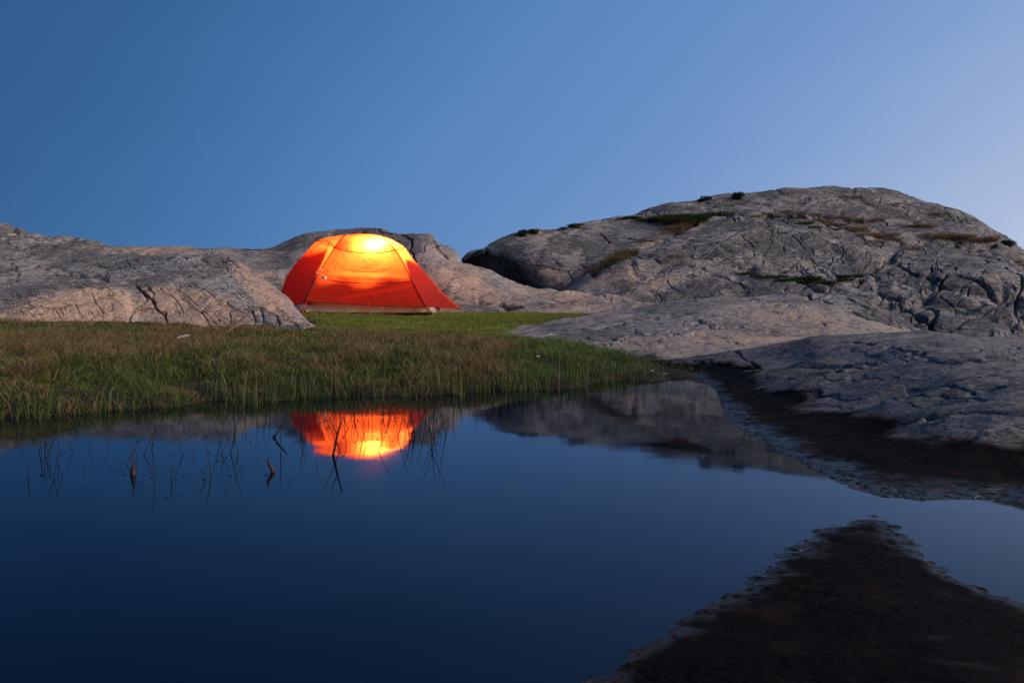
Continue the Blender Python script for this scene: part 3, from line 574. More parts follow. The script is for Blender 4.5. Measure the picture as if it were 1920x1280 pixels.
def ground_z(P2):
    s = sdist(P2, POND)
    P3 = np.concatenate([P2, np.zeros((len(P2), 1))], 1)
    s2 = s+.20*fbm(P3, 2.6, 4, 91)*np.exp(-np.abs(s)/1.5)
    z = np.interp(s2, [-1.5, -.4, -.05, 0, .10, .3, .7, 1.3, 2.5, 4, 5.2, 6.2, 8, 14, 60], [-.4, -.22, -.04, -.008, .018, .05, .105, .160, .215, .285, .39, .46, .50, .5, .3])
    return z+np.where(s2 > 0, (.022*fbm(P3, 2.2, 4, 93)+.030*np.maximum(noise(P3, 4.3, 97), -.15)*np.exp(-s2/1.6))*np.clip(s2*4, 0, 1)*np.where(P2[:, 1] > 7.5, .5, 1), 0), s2
# ground: fan of rings out to 400 m
rr_ = np.concatenate([[0.0], np.geomspace(.3, 14, 420), np.geomspace(14.5, 400, 50)])
th = np.concatenate([np.radians(np.linspace(-50, 50, 500)), np.radians(np.linspace(52, 308, 100))])
th = np.append(th, th[0]+2*np.pi)
RR, TH = np.meshgrid(rr_, th, indexing='ij')
P2 = np.stack([RR*np.sin(TH), RR*np.cos(TH)], 2).reshape(-1, 2)
gz, gs = ground_z(P2)
far = np.hypot(P2[:, 0], P2[:, 1])
gz = np.where(far > 14, np.interp(far, [14, 30, 400], [.45, .1, .1]), gz)
ROCKSIDE = np.array([(1.15, 4.30), (.92, 4.85), (.35, 5.8), (-.12, 6.35), (.25, 7.7), (1.0, 8.7), (1.7, 9.6), (1.5, 10.6), (0, 11.6), (-3, 11.8), (-6, 12.2), (-16, 13), (-80, 60), (0, 90), (90, 60), (90, -30), (1.4, -.2), (.6, .6), (.2, 1.2), (.5, 2.0), (.6, 2.6), (.9, 3.4), (1.0, 4.0)])
rs = sdist(P2, ROCKSIDE)
gz = gz-sstep(0, .5, -rs)*(gz+.35)*(far < 100)
me = mesh_np('ground', np.concatenate([P2, gz[:, None]], 1), grid_quads(len(rr_), len(th)))
k = NT('peat_ground'); cc = k.node('ShaderNodeTexCoord').outputs['Object']
c = k.mix(k.ramp(k.noise(cc, 5, 6), .35, .65), (.018, .014, .010), (.042, .036, .018))
bp = k.node('ShaderNodeBump', Height=k.noise(cc, 40, 6), Strength=1, Distance=.02)
b = k.node('ShaderNodeBsdfPrincipled', Base_Color=c, Roughness=.9, Specular_IOR_Level=.15, Normal=bp.outputs[0]); k.t.links.new(b.outputs[0], k.out.inputs[0])
tag(link('ground', me, k.m), 'peaty ground under the grass and the pond bed', kind='structure')

# spit: heightfield of the near rock at the bottom right
xs = np.concatenate([np.linspace(-1.2, -.25, 60, endpoint=False), np.linspace(-.25, 1.05, 560, endpoint=False), np.linspace(1.05, 1.6, 30)])
ys = np.concatenate([np.linspace(-1.0, .35, 60, endpoint=False), np.linspace(.35, 1.42, 460)])
YY, XX = np.meshgrid(ys, xs, indexing='ij'); P2 = np.stack([XX, YY], 2).reshape(-1, 2)
s = -sdist(P2, SPIT)
def box(a, k, ax):
    p = np.pad(a, [(k, k+1) if i == ax else (0, 0) for i in range(2)], mode='edge'); c = np.cumsum(p, axis=ax)
    n_ = a.shape[ax]; return (np.take(c, np.arange(2*k+1, 2*k+1+n_)-1, ax)-np.take(c, np.arange(n_)-1+0, ax) if False else (np.take(c, np.arange(n_)+2*k, ax)-np.where(np.arange(n_).reshape([-1 if i == ax else 1 for i in range(2)]) == 0, 0, np.take(c, np.maximum(np.arange(n_)-1, 0), ax))))/(2*k+1)
sb = s.reshape(len(ys), len(xs))
for _ in range(2): sb = box(box(sb, 24, 0), 24, 1)
s = np.where(s > .02, s+(sb.ravel()-s)*sstep(.02, .10, s), s)
P3 = np.concatenate([P2, np.zeros((len(P2), 1))], 1)
s2 = s+.025*fbm(P3, 4, 4, 401)
z = np.interp(s2, [-.4, -.1, 0, .05, .12, .25, .6], [-.12, -.03, -.0012, .0045, .012, .028, .075])
rk = sstep(.2, .45, s2)
R_ = P3@np.array([[.93, .36, 0], [-.36, .93, 0], [0, 0, 1]])
z = z+rk*(.006*fbm(R_, (3, 9, 1), 4, 402)+.006*(ridged(R_, (1.2, 7, 1), 4, 403)-.8))+(.0022*fbm(P3, (22, 40, 1), 5, 404)+.0016*np.maximum(fbm(P3, (95, 150, 1), 3, 405), -.1)*np.clip(.5+1.3*fbm(P3, 7, 2, 419), .05, 1.4))*sstep(-.25, -.02, s2)*(1-.75*rk)
me = mesh_np('spit_rock', np.concatenate([P2, z[:, None]], 1), grid_quads(len(ys), len(xs)))
A = np.zeros((len(P2), 4), f32); A[:, 3] = 1-sstep(.012, .055, s2+.03*fbm(P3, 14, 3, 411))
A[:, 1] = 1-sstep(.20, .66, s2+.22*fbm(R_, (2.5, 11, 1), 5, 406)); A[:, 0] = .3; A[:, 2] = .45*np.exp(-((s2-.28)/.10)**2)*(.4+1.0*fbm(P3, 9, 4, 407))
attr_col(me, np.clip(A, 0, 1))
tag(link('spit_rock', me, M['granite_wet']), 'dark tongue of wet rock running into the pond at the bottom right corner', 'shore rock')

# water
k = NT('pond_water'); cc = k.node('ShaderNodeTexCoord').outputs['Object']
mpn = k.node('ShaderNodeMapping', Vector=cc, Scale=(1.0, 1.0, 1)); 
nh = k.math('ADD', k.noise(mpn.outputs[0], 2.2, 2, .5), k.math('MULTIPLY', k.noise(mpn.outputs[0], 9, 3, .5), .12))
bp = k.node('ShaderNodeBump', Height=nh, Strength=.25, Distance=.006)
fr = k.node('ShaderNodeFresnel', IOR=1.34, Normal=bp.outputs[0])
gl = k.node('ShaderNodeBsdfGlossy', Color=(.76, .87, 1.0), Roughness=.045, Normal=bp.outputs[0])
df_ = k.node('ShaderNodeBsdfDiffuse', Color=(.0003, .0013, .0062))
mx = k.node('ShaderNodeMixShader', i0=fr.outputs[0], i1=df_.outputs[0], i2=gl.outputs[0])
k.t.links.new(mx.outputs[0], k.out.inputs[0])
nx, ny = 60, 40
XX, YY = np.meshgrid(np.linspace(-14, 6, nx), np.linspace(-4, 5.4, ny)); V = np.stack([XX, YY, XX*0], 2).reshape(-1, 3)
tag(link('water', mesh_np('water', V, grid_quads(ny, nx)), k.m), 'still dark blue pond mirroring the tent, rocks and evening sky', kind='structure')
print('rocks', time.time()-T0)

# ------------------------------------------------------------------ tent
rng = np.random.default_rng(7)
def fabric(name, col, trans=.62, rough=.5, tcol=None):
    k = NT(name); cc = k.node('ShaderNodeTexCoord').outputs['Object']
    nh = k.noise(cc, 9, 3, .5)
    bp = k.node('ShaderNodeBump', Height=k.math('ADD', nh, k.math('MULTIPLY', k.noise(cc, 160, 2), .05)), Strength=.55, Distance=.02)
    c = k.mix(k.ramp(nh, .35, .65), tuple(x*.92 for x in col), col)
    d = k.node('ShaderNodeBsdfPrincipled', Base_Color=c, Roughness=rough, Specular_IOR_Level=.25, Normal=bp.outputs[0])
    t = k.node('ShaderNodeBsdfTranslucent', Color=tcol or col, Normal=bp.outputs[0])
    mx = k.node('ShaderNodeMixShader', i0=trans, i1=d.outputs[0], i2=t.outputs[0]); k.t.links.new(mx.outputs[0], k.out.inputs[0]); return k.m
M['fly'] = fabric('red_ripstop', (.62, .035, .015), .62, .5, (.95, .122, .022))
M['inner'] = fabric('grey_inner_fabric', (.34, .34, .33), .08, .6, (.16, .11, .08))
M['seam'] = plain('seam_tape', (.16, .012, .008), .7, .2, .2, 40)
M['strap'] = plain('red_webbing', (.55, .035, .03), .7, .2, .2, 90)
M['peg'] = plain('peg_metal', (.25, .25, .26), .4, .5, .2, 60)
M['toggle'] = plain('pale_toggle', (.75, .70, .66), .5, .4, .1, 60)
M['toggle_mark'] = plain('dark_mark', (.05, .03, .03), .6, .3, .1, 60)
TY = 10.05
tent_o = np.array([at(690, 585, 9.95)[0], TY, .47])
tent = empty('tent', tuple(tent_o))
tag(tent, 'glowing orange and red dome tent, lit from inside, pitched on the green turf', 'tent')
def tpart(name, V, Q, m, parent=None):
    me = mesh_np(name, np.asarray(V)-tent_o, Q); o = link(name, me, m); o.parent = parent or tent; return o
def curve(pts, n):
    p = np.array([at(*q) for q in pts]); L_ = np.concatenate([[0], np.cumsum(np.linalg.norm(np.diff(p, axis=0), axis=1))])
    return pchip(L_/L_[-1], p, np.linspace(0, 1, n))
n1, n2 = 46, 20
FLl = curve([(574, 565, 9.12), (581, 547, 9.20), (590, 528, 9.29), (604, 503, 9.42), (615, 485, 9.52), (627, 465, 9.64)], n1)
FRl = curve([(798.5, 575, 9.12), (789, 558, 9.20), (771, 524, 9.33), (757, 496, 9.47), (746, 476, 9.58), (741, 469.5, 9.63)], n1)
FLu = curve([(627, 465, 9.64), (636, 452.5, 9.80), (648, 442, TY)], n2)
FRu = curve([(741, 469.5, 9.63), (731, 458, 9.78), (718, 443.5, TY)], n2)
Ll = curve([(527, 560, 9.9), (527.5, 548, 9.94), (533, 530, 9.98), (549, 501, 10.02), (572, 475, TY), (592, 453, TY)], n1)
Rl = curve([(858, 577, 9.62), (840, 561, 9.7), (824, 546, 9.8), (801, 517, 9.92), (778, 491, 10.0), (758, 463, TY)], n1)
RidL = curve([(592, 453, TY), (610, 446, TY), (632, 442.5, TY), (648, 440.5, TY)], n2)
RidR = curve([(758, 463, TY), (745, 455, TY), (732, 448.5, TY), (718, 443.5, TY)], n2)
RidM = curve([(648, 440.5, TY), (675, 438.5, TY), (700, 440, TY), (718, 443.5, TY)], 40)
FLu[-1] = RidM[0]; FRu[-1] = RidM[-1]; RidL[-1] = RidM[0]; RidR[-1] = RidM[-1]
def mir(P): P = P.copy(); P[..., 1] = 2*TY-P[..., 1]; return P
def ruled(A, B, nu, bulge=None):
    u = np.linspace(0, 1, nu)[None, :, None]
    P = A[:, None]*(1-u)+B[:, None]*u
    if bulge is not None: P = P+bulge(np.linspace(0, 1, len(A))[:, None], u[..., 0])
    return P
def z3(x): return np.stack([x*0, x*0, x], 2)
def y3(x): return np.stack([x*0, x, x*0], 2)
nu = 70
def door_b(t, u):
    w = 4*u*(1-u)
    sag = -.055*w*sstep(.55, 1, t)-.012*w*(1-t)
    out = .05*w*np.sin(np.pi*t)-.03*w*np.exp(-((t-.47)/.05)**2)*.5
    # folds pulled from the right pole to the middle of the hem
    f = np.exp(-((u-.99+.95*(.38-t)/.36)/.09)**2)*(t < .42)*np.sin(np.clip((.40-t)/.4, 0, 1)*np.pi)
    f2 = np.exp(-((u-1.10+.95*(.38-t)/.36)/.07)**2)*(t < .42)*np.sin(np.clip((.40-t)/.4, 0, 1)*np.pi)
    rip = .004*np.sin(u*40+6*t)*(1-t)+.005*np.sin(u*17-9*t)
    return z3(sag+0*out)+y3(-out-.020*f+.018*f2*.8+rip*w)
door = ruled(FLl, FRl, nu, door_b)
topseam = door[-1]
rt = np.linspace(0, 1, n2)[:, None, None]
us = np.linspace(0, 1, nu)
rm = np.stack([np.interp(us, np.linspace(0, 1, 40), RidM[:, i]) for i in range(3)], 1)
roof = topseam[None]*(1-rt)+rm[None]*rt
base_ = FLu[:, None]*(1-us[None, :, None])+FRu[:, None]*us[None, :, None]
lin_ = (FLu[0][None, None]*(1-rt)+FLu[-1][None, None]*rt)*(1-us[None, :, None])+(FRu[0][None, None]*(1-rt)+FRu[-1][None, None]*rt)*us[None, :, None]
roof = roof+(base_-lin_)
def end_b(t, u): w = 4*u*(1-u); return y3(.05*w*np.sin(np.pi*t))+z3(-.06*w*(1-t)**3)
endL = ruled(FLl, Ll, 30, end_b); endR = ruled(FRl, Rl, 30, lambda t, u: y3(.04*4*u*(1-u)*np.sin(np.pi*t))+z3(-.0*u))
gorL = ruled(FLu, RidL, 16, lambda t, u: z3(.012*4*u*(1-u)*(1-t))); gorR = ruled(FRu, RidR, 16, lambda t, u: z3(.012*4*u*(1-u)*(1-t)))
def gp(P): return P.reshape(-1, 3), grid_quads(P.shape[0], P.shape[1])
pan = [roof, endL, endR, gorL, gorR]
V, Q = joined([gp(P) for P in pan]+[gp(mir(P)) for P in pan])
tpart('flysheet', V, Q, M['fly'])
dp = tpart('door_panel', *gp(door), M['fly'])
tpart('back_panel', *gp(mir(door)), M['fly'])
def line(P, r, sides=6, off=(0, -.006, .004)):
    return tube(np.asarray(P)+np.array(off), r, sides)
for A_, B_ in ((FLl, FLu), (FRl, FRu)):
    tpart('pole_sleeve', *line(np.concatenate([A_, B_[1:]]), .0075), M['seam'])
    tpart('pole_sleeve', *line(mir(np.concatenate([A_, B_[1:]])), .0075, off=(0, .006, .004)), M['seam'])
# second sleeve just left of the front left pole, with the hub at the brow
S2 = curve([(572, 567, 9.16), (583, 541, 9.28), (594, 514, 9.42), (603, 489, 9.58), (612, 469, 9.75), (621, 457, 9.86)], 40)
gi = endL.reshape(-1, 3)
for i in range(len(S2)):
    j = np.argmin(((gi-S2[i])[:, [0, 2]]**2).sum(1)); S2[i, 1] = gi[j, 1]-.008
tpart('pole_sleeve', *tube(S2, .0065), M['seam'])
def seam_on_door(pts, r):
    P = curve([(x, y, 9.4) for x, y in pts], 50); dv = door.reshape(-1, 3); dpx = CX+dv[:, 0]/dv[:, 1]*F; dpy = HY-(dv[:, 2]-CAMZ)/dv[:, 1]*F
    out = []
    for p in P:
        x, y = CX+p[0]/p[1]*F, HY-(p[2]-CAMZ)/p[1]*F
        e = (dpx-x)**2+(dpy-y)**2; j = np.argsort(e)[:4]; wt = 1/(e[j]+.5); out.append((dv[j]*wt[:, None]).sum(0)/wt.sum())
    out = np.array(out); out[1:-1] = .25*out[:-2]+.5*out[1:-1]+.25*out[2:]
    return tube(out+np.array([0, -.004, 0]), r, 5)
tpart('roof_seam', *tube(topseam+np.array([0, -.006, 0]), .0060), M['seam'])
tpart('roof_seam', *tube(mir(topseam)+np.array([0, .006, 0]), .0060), M['seam'])
tpart('door_seam', *seam_on_door([(616, 525), (650, 529), (690, 531), (730, 531), (770, 528)], .0050), M['seam'])
tpart('door_seam', *seam_on_door([(640, 503), (665, 508), (693, 510), (715, 508), (732, 503)], .0036), M['seam'])
for A_ in ([(741, 469.5, 9.62), (750, 470, 9.8), (759, 464.5, TY)], [(627, 465, 9.63), (620, 457, 9.8), (605, 451.5, 9.95), (592, 453, TY)]):
    tpart('brow_seam', *tube(curve(A_, 20)+np.array([0, -.006, .006]), .0062), M['seam'])
hemP = np.concatenate([endL[0][::-1], door[0], endR[0]])
tpart('hem_tape', *tube(hemP+np.array([0, -.003, 0]), .005, 5), M['seam'])
# the zip flap down the middle of the door and its short pull at the roof seam
tpart('zip_pull', *seam_on_door([(680, 473), (680.5, 477)], .006), M['seam'])
# inner tent: low walls leaning in, floor
def rectring(x0, x1, y0, y1, z, n=24):
    e = []
    for a, b in (((x0, y0), (x1, y0)), ((x1, y0), (x1, y1)), ((x1, y1), (x0, y1)), ((x0, y1), (x0, y0))):
        for t in np.linspace(0, 1, n, endpoint=False): e.append((a[0]+(b[0]-a[0])*t, a[1]+(b[1]-a[1])*t, z))
    return np.array(e+[e[0]])
xl, xr = at(575, 580, 9.3)[0], at(799, 580, 9.3)[0]
rings = []
for z, i, j in ((.475, .02, .0), (.50, .0, 0), (.56, .03, .03), (.66, .10, .07), (.80, .22, .13), (1.06, .38, .19)):
    r = rectring(xl+i, xr-i, 9.28+j, 10.82-j, z)
    wv = .02*np.sin(np.arange(len(r))*1.3)*(z < .7)+.012*np.sin(np.arange(len(r))*.55+1)
    r[:, 1] += wv; r[:, 2] += (.012*np.sin(np.arange(len(r))*.9) if .49 < z < .9 else 0); rings.append(r)
P = np.array(rings)
inner = tpart('inner_tent', *gp(P), M['inner'])
ends = []
for sgn, x0 in ((1, xl), (-1, xr)):
    ends.append(np.array([[(x0+sgn*i, 9.28+j+(1.54-2*j)*t, z) for t in np.linspace(0, 1, 20)] for z, i, j in ((1.06, .38, .19), (1.2, .42, .36), (1.38 if sgn > 0 else 1.27, .44, .50))]))
tpart('inner_end_shade', *joined([gp(e) for e in ends]), M['inner'])  # unseen end walls, added to shade the flysheet's end panels from the lantern
fl = np.array([[xl, 9.28, .478], [xr, 9.28, .478], [xr, 10.82, .478], [xl, 10.82, .478]])
tpart('floor_sheet', fl, np.array([[0, 1, 2, 3]]), M['inner'])
# straps and pegs
def strap(pts, r=.006):
    p = np.array([at(*q) for q in pts]); return tube(p, r, 5)
for pts in ([(574, 565, 9.12), (572, 575, 9.08), (568, 586, 9.02)], [(572, 570, 9.1), (562, 580, 9.06), (554, 584, 9.05)], [(799, 575, 9.12), (804, 581, 9.06), (810, 587, 9.0)], [(691, 567, 9.1), (692, 577, 9.09), (693, 587, 9.05)], [(858, 577, 9.62), (866, 581, 9.55)]):
    st_ = tpart('guy_strap', *strap(pts), M['strap'])
    e = at(*pts[-1]); tpart('peg', *tube([e+[0, 0, .03], e+[.004, .01, 0], e+[.006, .02, -.06]], .005, 6), M['peg'], None)
def boxm(c, sx, sy, sz, rot=0):
    V = np.array([[x, y, z] for x in (-1, 1) for y in (-1, 1) for z in (-1, 1)], float)*np.array([sx, sy, sz])/2
    ca, sa = math.cos(rot), math.sin(rot); V = np.stack([V[:, 0]*ca-V[:, 2]*sa, V[:, 1], V[:, 0]*sa+V[:, 2]*ca], 1)
    return V+c, np.array([[0, 1, 3, 2], [4, 6, 7, 5], [0, 4, 5, 1], [2, 3, 7, 6], [0, 2, 6, 4], [1, 5, 7, 3]])
for x, y in ((596, 512), (604, 506)):
    c = at(x, y, 9.33 if x > 600 else 9.36); tpart('toggle', *boxm(c+np.array([0, -.03, 0]), .034, .012, .016, -.5), M['toggle'])
c = at(607.5, 520.5, 9.26); lg = tpart('vent_tab', *boxm(c, .062, .008, .046, -.5), M['toggle'])
cu = [c+np.array([.016*math.cos(a)+.004*math.sin(2*a), -.007, .014*math.sin(a)]) for a in np.linspace(.6, 5.4, 14)]
tpart('vent_tab_mark', *tube(cu, .004, 5), M['toggle_mark'], lg)
# lantern hanging under the roof
lp = at(705, 463, 9.86)
lan = empty('lantern', tuple(lp)); tag(lan, 'small camping lantern hanging inside the tent under its brightest spot', 'lantern')
ll = bpy.data.lights.new('lantern_light', 'POINT'); ll.energy = 255; ll.color = (1, .72, .40); ll.shadow_soft_size = .05
lo = bpy.data.objects.new('lantern_light', ll); C.objects.link(lo); lo.parent = lan; lo.location = (0, 0, -.02)
th_ = np.linspace(0, 2*np.pi, 17)
def lathe(prof, m, name, parent):
    P = np.array([[(r*math.cos(a), r*math.sin(a), z) for a in th_] for r, z in prof]); return link(name, mesh_np(name, P.reshape(-1, 3), grid_quads(len(prof), 17)), m, parent)
lathe([(.001, .075), (.02, .07), (.022, .055), (.001, .05)], M['peg'], 'lantern_cap', lan)
V, Q = tube([(0, 0, .07), (0, 0, .08)], .002, 6); link('hanging_hook', mesh_np('hanging_hook', V, Q), M['peg'], lan)

# ------------------------------------------------------------------ grass
def blades(name, root, h, wdt, lean, col, mat, az=None, curl=.5, origin=None, parent=None):
    """one mesh of bent tapering blades (stuff, or one tuft)"""
    n = len(root); yaw = rng.uniform(0, 2*np.pi, n); laz = rng.uniform(0, 2*np.pi, n) if az is None else az
    side = np.stack([np.cos(yaw), np.sin(yaw), 0*yaw], 1)*wdt[:, None]*.5
    ld = np.stack([np.cos(laz), np.sin(laz), 0*laz], 1)
    mid = root+np.stack([0*h, 0*h, h*.55], 1)+ld*(lean*h*.35)[:, None]
    up = h*np.sqrt(np.clip(1-(lean*.8)**2, .05, 1))
    tip = root+np.stack([0*h, 0*h, up], 1)+ld*(lean*h*(1+curl*.3))[:, None]
    V = np.stack([root-side, root+side, mid-side*.8, mid+side*.8, tip], 1).reshape(-1, 3)
    b = np.arange(n)*5
    Q = np.stack([b, b+1, b+3, b+2], 1); T = np.stack([b+2, b+3, b+4], 1)
    if origin is not None: V = V-np.asarray(origin)
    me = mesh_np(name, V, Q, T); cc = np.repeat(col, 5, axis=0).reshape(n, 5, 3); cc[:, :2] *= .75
    attr_col(me, cc.reshape(-1, 3), 'col'); return link(name, me, mat, parent)
def mixc(a, b, t): return np.asarray(a)[None]*(1-t[:, None])+np.asarray(b)[None]*t[:, None]
DB = np.array([(-400, 6.3), (0, 6.62), (300, 6.8), (450, 6.75), (530, 6.6), (560, 6.65), (580, 6.75), (592, 6.95), (593, 11.3), (700, 11.3), (860, 11.2), (1000, 11), (1100, 10.5), (1200, 10), (1500, 10)], float)
def scatter(n, px0, px1, d0, d1):
    px = rng.uniform(px0, px1, n); d = np.exp(rng.uniform(math.log(d0), math.log(d1), n))
    P2 = np.stack([(px-CX)/F*d, d], 1); gz, s = ground_z(P2); rs = sdist(P2, ROCKSIDE)
    ok = (s > .005) & ((d < np.interp(px, DB[:, 0], DB[:, 1])+.06) | ((px > 515) & (d > 8.6)) | ((px > 555) & (d > 7.7))) & (rs > -.06-.10*(d < 5))
    tx = (P2[:, 0] > xl-.02) & (P2[:, 0] < xr+.02) & (d > 9.27) & (d < 10.85); ok &= ~tx
    return px[ok], d[ok], P2[ok], gz[ok], s[ok], rs[ok]
def grass_on(n, px0, px1, d0, d1, name, mat, label, meadow):
    px, d, P2, gz, s, rs = scatter(n, px0, px1, d0, d1)
    P3 = np.concatenate([P2, gz[:, None]], 1)
    n1_ = fbm(P3, 1.7, 3, 501); n2_ = fbm(P3, 5.5, 3, 502)
    m_ = sstep(5.8, 7.2, d+.5*n1_+.6*sstep(800, 1000, px)) * sstep(540, 640, px)      # lush short turf by the tent
    if meadow: keep = rng.uniform(0, 1, len(px)) < m_
    else: keep = (rng.uniform(0, 1, len(px)) > m_) & (rng.uniform(0, 1, len(px)) < .30+.70*sstep(.08, .35, s+.25*n2_))
    keep &= rng.uniform(0, 1, len(px)) > sstep(1130, 1260, px)*.9
    px, d, P3, s, n1_, n2_, m_ = px[keep], d[keep], P3[keep], s[keep], n1_[keep], n2_[keep], m_[keep]
    k_ = len(px); r1 = rng.uniform(0, 1, k_); r2 = rng.uniform(0, 1, k_)
    if meadow:
        h = (.018+.022*r1)*(1+.5*n2_); lean = .2+.6*r2
        col = mixc((.095, .145, .02), (.21, .27, .045), np.clip(r1*.6+.4*(n1_+.5), 0, 1)); col = np.where((r2 > .92)[:, None], mixc((.16, .13, .05), (.2, .17, .08), r1), col)
    else:
        h = (.020+.060*r1**1.7)*np.clip(1+1.0*n2_+.4*n1_, .25, 2.3)*np.interp(d, [2.4, 3.6, 5, 7], [1.1, 1.1, .85, .6])*(.45+.55*sstep(.1, .7, s)); lean = .35+.9*r2
        br = np.clip(.24+.9*n1_+.55*n2_+.38*np.exp(-((px-760)/190)**2)*sstep(3.8, 4.8, d)+.35*sstep(5.8, 6.6, d)-.45*sstep(930, 1020, px)*sstep(1300, 1150, px)-.1*sstep(500, 200, px), 0, 1)
        br = (r2*.8+.1 < br).astype(float)*.85
        col = mixc((.080, .110, .025), (.175, .118, .058), br)*(.6+.8*r1)[:, None]
        gr = sstep(930, 1040, px)[:, None]*(1-br)[:, None]
        col = col*(1-gr*.6)+np.array([.075, .15, .032])*gr*.6*(.6+.8*r1)[:, None]
        col = np.where((rng.uniform(0, 1, k_) > .94)[:, None], mixc((.17, .13, .07), (.30, .24, .14), r1), col)
    wd = (.0016+.0011*d/3.5*1.3)*(.7+.6*r1)
    o = blades(name, P3-np.array([0, 0, .006]), h, wd, lean, col, mat); tag(o, label, 'grass', kind='stuff'); return o
grass_on(150000, 500, 1260, 5.4, 11.4, 'meadow_grass', M['meadow_grass'], 'short lush green turf in front of the glowing tent', True)
grass_on(330000, -330, 1330, 2.3, 8.0, 'bank_grass', M['bank_grass'], 'tangled green and brown grass on the bank above the pond', False)
# upright sedge along the waterline
bl = np.array(BANKLINE)+np.array([0, .02]); seg = np.linalg.norm(np.diff(bl, axis=0), axis=1); cum = np.concatenate([[0], np.cumsum(seg)])
def along(n, lo=0, hi=1):
    t = rng.uniform(lo, hi, n)*cum[-1]; i = np.clip(np.searchsorted(cum, t)-1, 0, len(seg)-1); f = ((t-cum[i])/seg[i])[:, None]
    return bl[i]*(1-f)+bl[i+1]*f
cl_n = 230; cen = along(cl_n, .12, .985); cen[:, 1] += rng.normal(.02, .06, cl_n)
cpx = CX+cen[:, 0]/cen[:, 1]*F
cen = cen[(rng.uniform(0, 1, cl_n) < np.where(cpx < 260, 1, np.where(cpx < 560, .55, np.where(cpx < 1160, .8, .15))))]
cnt = rng.integers(3, 12, len(cen)); ci = np.repeat(np.arange(len(cen)), cnt)
P2 = cen[ci]+rng.normal(0, .018, (len(ci), 2)); gz, s = ground_z(P2)
r1 = rng.uniform(0, 1, len(ci)); r2 = rng.uniform(0, 1, len(ci)); ch = rng.uniform(.5, 1.2, len(cen))[ci]
hh = (.035+.080*r1)*ch*np.where(P2[:, 1] < 2.75, 1.15, 1.0)
col = mixc((.035, .075, .016), (.085, .135, .035), r1); col = np.where((r2 > .8)[:, None], mixc((.12, .10, .045), (.2, .15, .08), r1), col)
gsel = s < .12
tag(blades('sedge', np.concatenate([P2, np.maximum(gz, -.03)[:, None]], 1)[gsel], hh[gsel]+.02, (.0030+.0022*rng.uniform(0, 1, len(ci)))[gsel], (.08+.5*r2**2)[gsel], col[gsel], M['bank_grass']), 'fringe of upright green sedge blades along the waterline of the bank', 'sedge', kind='stuff')
# long thin stalks in the middle of the bank edge
st_n = 230; P2 = along(st_n, .52, .95); P2[:, 1] += rng.uniform(-.30, .08, st_n); r1 = rng.uniform(0, 1, st_n)
tag(blades('tall_sedge', np.concatenate([P2, np.full((st_n, 1), -.03)], 1), .09+.19*r1, np.full(st_n, .0038), .05+.45*rng.uniform(0, 1, st_n)**1.5, mixc((.05, .085, .025), (.12, .13, .05), r1), M['bank_grass']), 'taller thin sedge stalks standing in the shallows before the middle of the bank', 'sedge', kind='stuff')

# ------------------------------------------------------------------ reeds and leaves in the water
def reed_mesh(seed, h, bends, r=.0018):
    q = random.Random(seed); p = [np.array([0, 0, -.03])]; d = np.array([q.uniform(-.22, .22), q.uniform(-.22, .22), 1.])
    for i in range(bends+2):
        p.append(p[-1]+d/np.linalg.norm(d)*h/(bends+1)); d = d+(np.array([q.uniform(-.07, .07), q.uniform(-.07, .07), 0]) if i < bends or seed % 2 else np.array([q.uniform(-1.2, 1.2), q.uniform(-.8, .8), -.4]))
    return tube(np.array(p), np.linspace(r, r*.35, len(p)), 5)
protos = []
for i, (h, b_) in enumerate(((.07, 1), (.10, 2), (.05, 1), (.13, 3), (.085, 4))):
    V, Q = reed_mesh(i, h, b_); me = mesh_np('reed', V, Q); me.materials.append(M['twig']); protos.append(me)
spots = []
R0 = random.Random(3)
for i in range(120): spots.append((R0.uniform(560, 850), R0.triangular(762, 850, 775)))
for i in range(46): spots.append((R0.uniform(40, 560), R0.triangular(800, 945, 850)))
spots += [(595, 868), (606, 868), (640, 845), (684, 812), (715, 802), (781, 815), (832, 820), (836, 815), (482, 862), (570, 850), (118, 893), (204, 875), (292, 912), (325, 897), (366, 852), (396, 894), (160, 885), (430, 850)]
first = None
for i, (x, y) in enumerate(spots):
    gx, gy = wl(x, y); me = protos[i % 5]
    o = bpy.data.objects.new('reed', me) if first is None else first.copy()
    if first is None: first = o
    o.data = me; C.objects.link(o); o.location = (gx, gy, 0); o.rotation_euler = (R0.uniform(-.3, .3), R0.uniform(-.3, .3), R0.uniform(0, 6.28)); sc_ = R0.uniform(.35, 1.0)*(.75 if y > 850 else 1); o.scale = (sc_*.9+.1, sc_*.9+.1, sc_)
    if x > 560: tag(o, 'thin dark reed stem poking out of the water near the tent reflection', 'reed', 'reeds standing in the tent reflection')
    else: tag(o, 'thin dark reed stem poking out of the water before the left bank', 'reed', 'reeds standing before the left bank')
def single(name, V, Q, mat, x, y, label, cat):
    gx, gy = wl(x, y); o = link(name, mesh_np(name, V, Q), mat); o.location = (gx, gy, 0); tag(o, label, cat); return o
V, Q = tube([(0, 0, -.03), (.001, 0, 0), (.010, .002, .045), (.017, .004, .075), (.024, .004, .10)], [.0038, .0036, .0028, .0022, .001], 6)
V2, Q2 = tube([(.012, .002, .05), (.003, -.004, .075), (-.006, -.006, .10)], [.0016, .0013, .0006], 5)
Vj, Qj = joined([(V, Q), (V2, Q2)]); single('broken_reed', Vj, Qj, M['twig'], 624, 853, 'thickest dark broken reed leaning right at the lower left of the tent reflection', 'reed')
